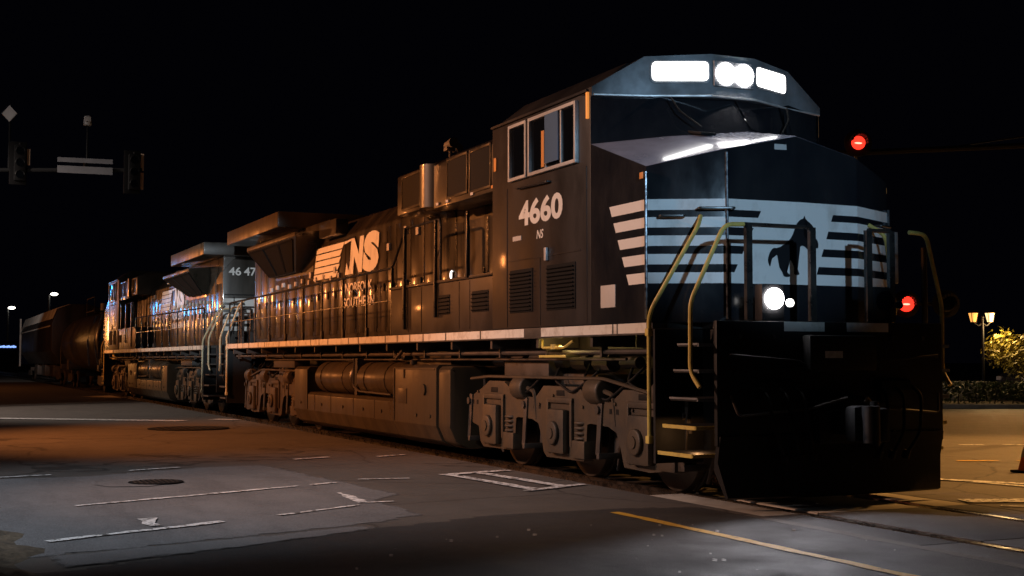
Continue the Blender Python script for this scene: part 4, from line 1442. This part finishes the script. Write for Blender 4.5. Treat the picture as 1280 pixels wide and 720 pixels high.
m.box(-.2, .0, -.45, .45, 1.63, 1.70, .02)
m.build("roof_rack", [PALEPLATE], car)
tag(car, "dark car parked behind the hedge beside the yellow tree", "car")

bl = MB()
bl.box(-.75, .75, -.25, .25, 0, .66, .06)
bo = bl.build("stone_planter", [GREY], None)
bo.location = (-22.3, 23.6, .1)
bo.rotation_euler.z = math.atan2(kd.y, kd.x)
tag(bo, "low pale stone planter behind the hedge left of the lantern post", "planter")

cn = empty("traffic_cone", (-1.02, 4.72, 0))
m = MB()
m.cyl((0, 0, .03), (0, 0, .42), .13, 20, .03)
m.build("cone_body", [CONEO], cn)
m = MB()
m.box(-.16, .16, -.16, .16, 0.001, .03, .01)
m.build("base", [RUBBER], cn)
m = MB()
m.cyl((0, 0, .20), (0, 0, .30), .093, 20, .067)
m.build("reflective_band", [PALEPLATE], cn)
tag(cn, "small orange traffic cone standing by the yellow dashes across the track", "traffic cone")

# ------------------------------------------------------------------ crossing signals
r_ = Vector((math.sin(R(24.1555)), math.cos(R(24.1555)), 0))
d_ = Vector((-math.cos(R(24.1555)), math.sin(R(24.1555)), 0))
def flasher(T, c, on, r=.15):
    """lamp unit facing the camera side: black background disc, hood and lens"""
    n = -d_
    c = Vector(c)
    m = MB()
    m.cyl(c - n * .03, c - n * .01, .26, 28)
    m.cyl(c - n * .18, c - n * .02, .17, 20, .15)
    for k in range(9):
        a = R(20 * k)
        p = c + r_ * (.16 * math.cos(a)) + Vector((0, 0, .16 * math.sin(a)))
        m.tube([p, p + n * (.24 - .04 * abs(4 - k) / 4)], .03, 5)
    m.build("lamp_unit", [DARKMETAL], T)
    m = MB()
    m.cyl(c - n * .01, c + n * .03, r, 28, bev=.01)
    m.build("lens", [REDL if on else GLASS], T)
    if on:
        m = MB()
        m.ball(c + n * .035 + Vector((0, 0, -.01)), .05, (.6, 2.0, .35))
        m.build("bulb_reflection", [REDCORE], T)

cs = empty("crossing_signal", (-7.53, 8.8, 0))
def rel(p, T): return tuple(Vector(p) - T.location)
m = MB()
m.cyl((0, 0, 0), (0, 0, .9), .12, 14)
m.cyl((0, 0, .9), (0, 0, 3.6), .055, 14)
m.tube([tuple(r_ * -.42 + Vector((0, 0, 2.53))), tuple(r_ * .42 + Vector((0, 0, 2.53)))], .03, 8)
m.build("mast", [DARKMETAL], cs)
for k, on in ((-.38, True), (.38, False)):
    flasher(cs, r_ * k + Vector((0, 0, 2.53)) - d_ * .1, on)
tag(cs, "railroad crossing signal with one round red lamp lit at handrail height", "crossing signal")

cc = empty("cantilever_signal", (-6.30, 11.55, 0))
m = MB()
m.cyl((0, 0, 0), (0, 0, 5.9), .14, 16, .11)
a0 = Vector((-8.20, 7.30, 5.40)) - cc.location
b0 = Vector((0, 0, 5.60))
m.tube([tuple(a0), tuple(b0)], .055, 8)
m.tube([tuple(a0.lerp(b0, .45) + Vector((0, 0, .02))), tuple(b0 + Vector((0, 0, .28)))], .015, 5)
m.build("arm", [DARKMETAL], cc)
m = MB()
m.box(-2.05, -1.85, -4.2, -4.0, 5.05, 5.10)
m.tube([tuple(Vector((-8.04, 7.67, 5.59)) - cc.location + d_ * .1 + Vector((0, 0, .0))), tuple(Vector((-8.04, 7.67, 5.0)) - cc.location + d_ * .1)], .03, 6)
m.build("lamp_bracket", [GREY], cc)
flasher(cc, Vector((-8.04, 7.67, 5.59)) - cc.location - d_ * .1, True, .13)
tag(cc, "long grey cantilever arm reaching over the road with a red lamp above the locomotive", "crossing signal")

# ------------------------------------------------------------------ traffic signals on a mast arm at left
ma = empty("mast_arm", (-31.6, -8.6, 0))
m = MB()
A = Vector((-31.6, -8.3, 7.25)) - ma.location
Bq = Vector((-29.05, -2.5, 7.25)) - ma.location
m.tube([tuple(A), tuple(Bq)], .07, 8)
m.cyl((0, 0, 0), (0, 0, 7.5), .16, 16, .12)
m.build("arm", [DARKMETAL], ma)
tag(ma, "dark traffic signal mast arm reaching over the road at left", "mast arm")
def signal(p, label, tape):
    t = empty("traffic_signal", p)
    m = MB()
    m.box(-.16, .16, -.17, .17, -.55, .55, .03)
    for k in (-.36, 0, .36):
        m.tube([(.16, .13 * math.cos(a), k + .13 * math.sin(a)) for a in [R(20 * q) for q in range(10)]], .02, 5)
    m.tube([(0, 0, .5), (0, 0, .62)], .04, 6)
    m.build("housing", [DARKMETAL], t)
    m = MB()
    for z0, z1 in tape:
        m.box(-.02, .02, .20, .29, z0, z1)
    m.build("reflective_edge", [AMBERTAPE], t)
    m = MB()
    m.box(-.015, .015, -.30, .195, -.66, .66, .01)
    m.build("backplate", [DARKMETAL], t)
    m = MB()
    for k in (-.36, 0, .36):
        m.cyl((.155, 0, k), (.17, 0, k), .12, 18)
    build_each(m, "lens", [GLASS], t)
    tag(t, label, "traffic signal", "traffic signals on the mast arm")
    return t
signal((-30.47, -5.90, 7.45), "traffic signal head with a single amber edge strip, beside the tall diamond post", ((-.05, .45),))
signal((-29.11, -2.72, 7.18), "traffic signal head at the arm's tip with an amber edge strip in two pieces", ((.06, .58), (-.52, .00)))
sg = empty("street_sign", (-29.75, -4.09, 7.38))
dd = (Vector((-29.41, -3.32)) - Vector((-30.09, -4.85))).normalized()
for z0, z1, nm in ((.06, .20, "upper_panel"), (-.27, -.05, "lower_panel")):
    m = MB()
    m.prism([(-.84, z0 + .05), (.84, z0 - .03), (.84, z1 - .03), (-.84, z1 + .05)], lambda u, v, w: (.15 + dd.x * u + w * dd.y, dd.y * u - w * dd.x, v), 0, .02)
    m.build(nm, [SIGNM], sg)
m = MB()
m.box(-.02, .12, -.03, .03, -.2, .2)
m.build("bracket", [DARKMETAL], sg)
tag(sg, "grey two panel street sign hanging between the traffic signals", "street sign")
sn = empty("signal_sensor", (-30.7, -6.2, 7.3))
m = MB()
m.tube([(0, 0, 0), (0, 0, 1.5)], .035, 8)
m.build("post", [DARKMETAL], sn)
m = MB()
q = [(0, .26), (.24, 0), (0, -.26), (-.24, 0)]
m.prism([(a * .98, 1.69 + b) for a, b in q], lambda u, v, w: (r_.x * u - d_.x * w, r_.y * u - d_.y * w, v), 0, .04, bev=.012)
m.build("diamond_plate", [PALEPLATE], sn)
tag(sn, "pale diamond shaped plate on a thin post above the mast arm", "sensor post")
cm = empty("traffic_camera", (-29.73, -4.03, 7.3))
m = MB()
m.tube([(0, 0, 0), (0, 0, 1.35)], .03, 8)
m.build("post", [DARKMETAL], cm)
m = MB()
m.cyl((0, 0, 1.32), (0, 0, 1.62), .13, 14, .10, bev=.04)
m.box(-.05, .25, -.08, .08, 1.40, 1.56, .03)
m.build("camera_head", [PALEPLATE], cm)
tag(cm, "small grey traffic camera on a riser above the street sign", "camera")

# far street lamps and the blue sign
def far_lamp(x, y, h, r, label):
    t = empty("street_lamp", (x, y, -.4))
    h += .4
    m = MB()
    m.cyl((0, 0, 0), (0, 0, h - .15), .16, 10, .11)
    m.tube([(0, 0, h - .2), (.05, .1, h), (.1, .35, h + .05)], .08, 8, .05)
    m.build("pole", [GREY], t)
    m = MB()
    m.ball((.14, .5, h + .02), r, (1.0, 1.0, .42))
    m.build("lamp_head", [LAMPW], t)
    tag(t, label, "street lamp", "street lamps beyond the train")
far_lamp(-199.6, 3.45, 9.27, .55, "lit street lamp farther left, above the blue glowing sign")
far_lamp(-132.0, 3.55, 8.26, .40, "taller lit street lamp rising just above the pale hopper car")
ns = empty("blue_sign", (-190, 0, -.4))
m = MB()
for k in range(46):
    y = -6.0 + k * .22
    m.box(-.03, .05, y, y + .20, 3.62 + .03 * (k % 2), 3.86 + .05 * (k % 3))
m.build("lit_band", [NEON], ns, 0)
m = MB()
m.box(-3, -.05, -7, 4.4, 0, 4.6)
m.build("facade", [DARKMETAL], ns)
tag(ns, "thin glowing blue band of light on a dark facade at far left", "lit sign")

# ------------------------------------------------------------------ lamps and added fill lights
def point(name, loc, col, watts, rad=.15):
    l = bpy.data.lights.new(name, 'POINT')
    l.color = col; l.energy = watts; l.shadow_soft_size = rad
    o = bpy.data.objects.new(name, l); o.location = loc
    COL.objects.link(o); return o
def spot(name, loc, to, col, watts, ang, blend=.4, rad=.1):
    l = bpy.data.lights.new(name, 'SPOT')
    l.color = col; l.energy = watts; l.shadow_soft_size = rad
    l.spot_size = R(ang); l.spot_blend = blend
    o = bpy.data.objects.new(name, l); o.location = loc
    o.rotation_euler = (Vector(to) - Vector(loc)).to_track_quat('-Z', 'Y').to_euler()
    COL.objects.link(o); return o
SOD = (1.0, 0.31, 0.075)
spot("sodium_lamp", (-15, -14, 6.8), (-13.6, -1.0, 2.9), SOD, 9800, 80, .7, .2)
spot("rear_sodium_lamp", (-45.5, -9.5, 8.0), (-43.6, -1.6, 2.2), SOD, 5200, 26, .6, .2)
spot("orange_reflection_spot", (-98, -8.7, 3.9), (-42.8, -1.6, 2.5), (1.0, .40, .10), 2600, 3.6, .4, .9)  # added out-of-view spot, puts an orange reflection on the second cab
spot("second_unit_fill", (-29, -13, 9.0), (-27.5, -3.0, 1.0), (1.0, .82, .70), 4600, 76, .7, .2)  # added fill for the second unit's lettering and the ground beside it
spot("number_end_fill", (15, -11.5, 5.0), (-23.9, -.75, 3.0), (.82, .92, 1.0), 24000, 6.5, .5, .2)  # added narrow fill, brightens the second unit's number end and rails
spot("mast_arm_fill", (-12, -20, 8), (-29.6, -4.6, 7.4), (1.0, .84, .72), 1900, 22, .7, .3)  # added fill aimed at the signals and sign on the mast arm
point("low_sodium_lamp", (-62, -15.5, 5.0), SOD, 2600, .5)
spot("white_street_lamp", (.5, -15.0, 9.0), (-2.4, -7.3, 0), (.84, .90, 1.0), 3900, 50, .7, .2)
spot("warm_street_lamp", (-6.5, -16.5, 8.0), (-1.8, -1.8, 2.4), (1.0, .53, .34), 8200, 46, .8, .2)
spot("nose_fill", (15, -4.5, 5.5), (0, -.3, 3.5), (.44, .71, 1.0), 3900, 15, .5, .15)  # added cool spot, kept narrow to brighten only the nose and visor
spot("far_road_lamp", (-10, 22.0, 9.0), (-9.0, 19.0, 0), (1.0, .46, .12), 7000, 100, .5, .2)
spot("crossing_road_lamp", (-1.0, 11.5, 9.0), (-1.6, 8.6, 0), (1.0, .46, .12), 10000, 80, .5, .2)
spot("hopper_fill", (-66, -16, 9), (-88, -1.5, 4.4), (1.0, .97, .92), 5000, 36, .7, .3)  # added spot that brightens the hopper from the near side
spot("ditch_beam", (1.06, -.70, 2.09), (8, -.75, .6), (.95, .92, 1.0), 270, 128, .35, .08)
spot("headlight_beam", (-.66, 0, 4.775), (20, 0, 1.5), (1.0, .95, .95), 500, 70, .6, .1)
point("lantern_light", (-21.2, 24.1, 2.6), (1.0, .62, .25), 300, .15)
point("step_fill", (.50, -1.30, .68), (1.0, .50, .20), 2.5, .03)  # added warm point without a fixture, brightens the stepwell
point("bracket_lamp", (-2.35, -1.45, 1.70), (1.0, .66, .22), 5, .03)
spot("blue_reflection_spot", (-94, -8.9, 6.6), (-39.5, -1.6, 4.0), (.06, .42, 1.0), 2600, 3.8, .5, .9)  # added out-of-view spot for the blue reflection, apart from the blue sign
point("neutral_fill", (-12, -26, 12.0), (.9, .88, 1.0), 1200, .5)  # added general fill, lifts the mast arm and near flanks

# ------------------------------------------------------------------ night sky
w = bpy.data.worlds.new("World")
scene.world = w
w.use_nodes = True
nt = w.node_tree
bg = nt.nodes["Background"]
bg.inputs["Color"].default_value = (0.00055, 0.00055, 0.0012, 1)
bg.inputs["Strength"].default_value = 1.0

# ------------------------------------------------------------------ camera
cd = bpy.data.cameras.new("camera")
cd.sensor_width = 36
cd.lens = 1650 / 1280 * 36
cd.clip_start = .05
cd.clip_end = 1500
cam = bpy.data.objects.new("camera", cd)
cam.location = (12.0776, -8.5644, 1.47)
COL.objects.link(cam)
p = R(3.12213)
fwd = d_ * math.cos(p) + Vector((0, 0, 1)) * math.sin(p)
cam.rotation_euler = fwd.to_track_quat('-Z', 'Y').to_euler()
scene.camera = cam

scene.render.engine = 'CYCLES'
scene.cycles.use_denoising = True
scene.cycles.max_bounces = 6
scene.cycles.sample_clamp_indirect = 6
scene.view_settings.view_transform = 'Standard'
scene.view_settings.look = 'None'
scene.view_settings.exposure = 0
scene.view_settings.gamma = 1
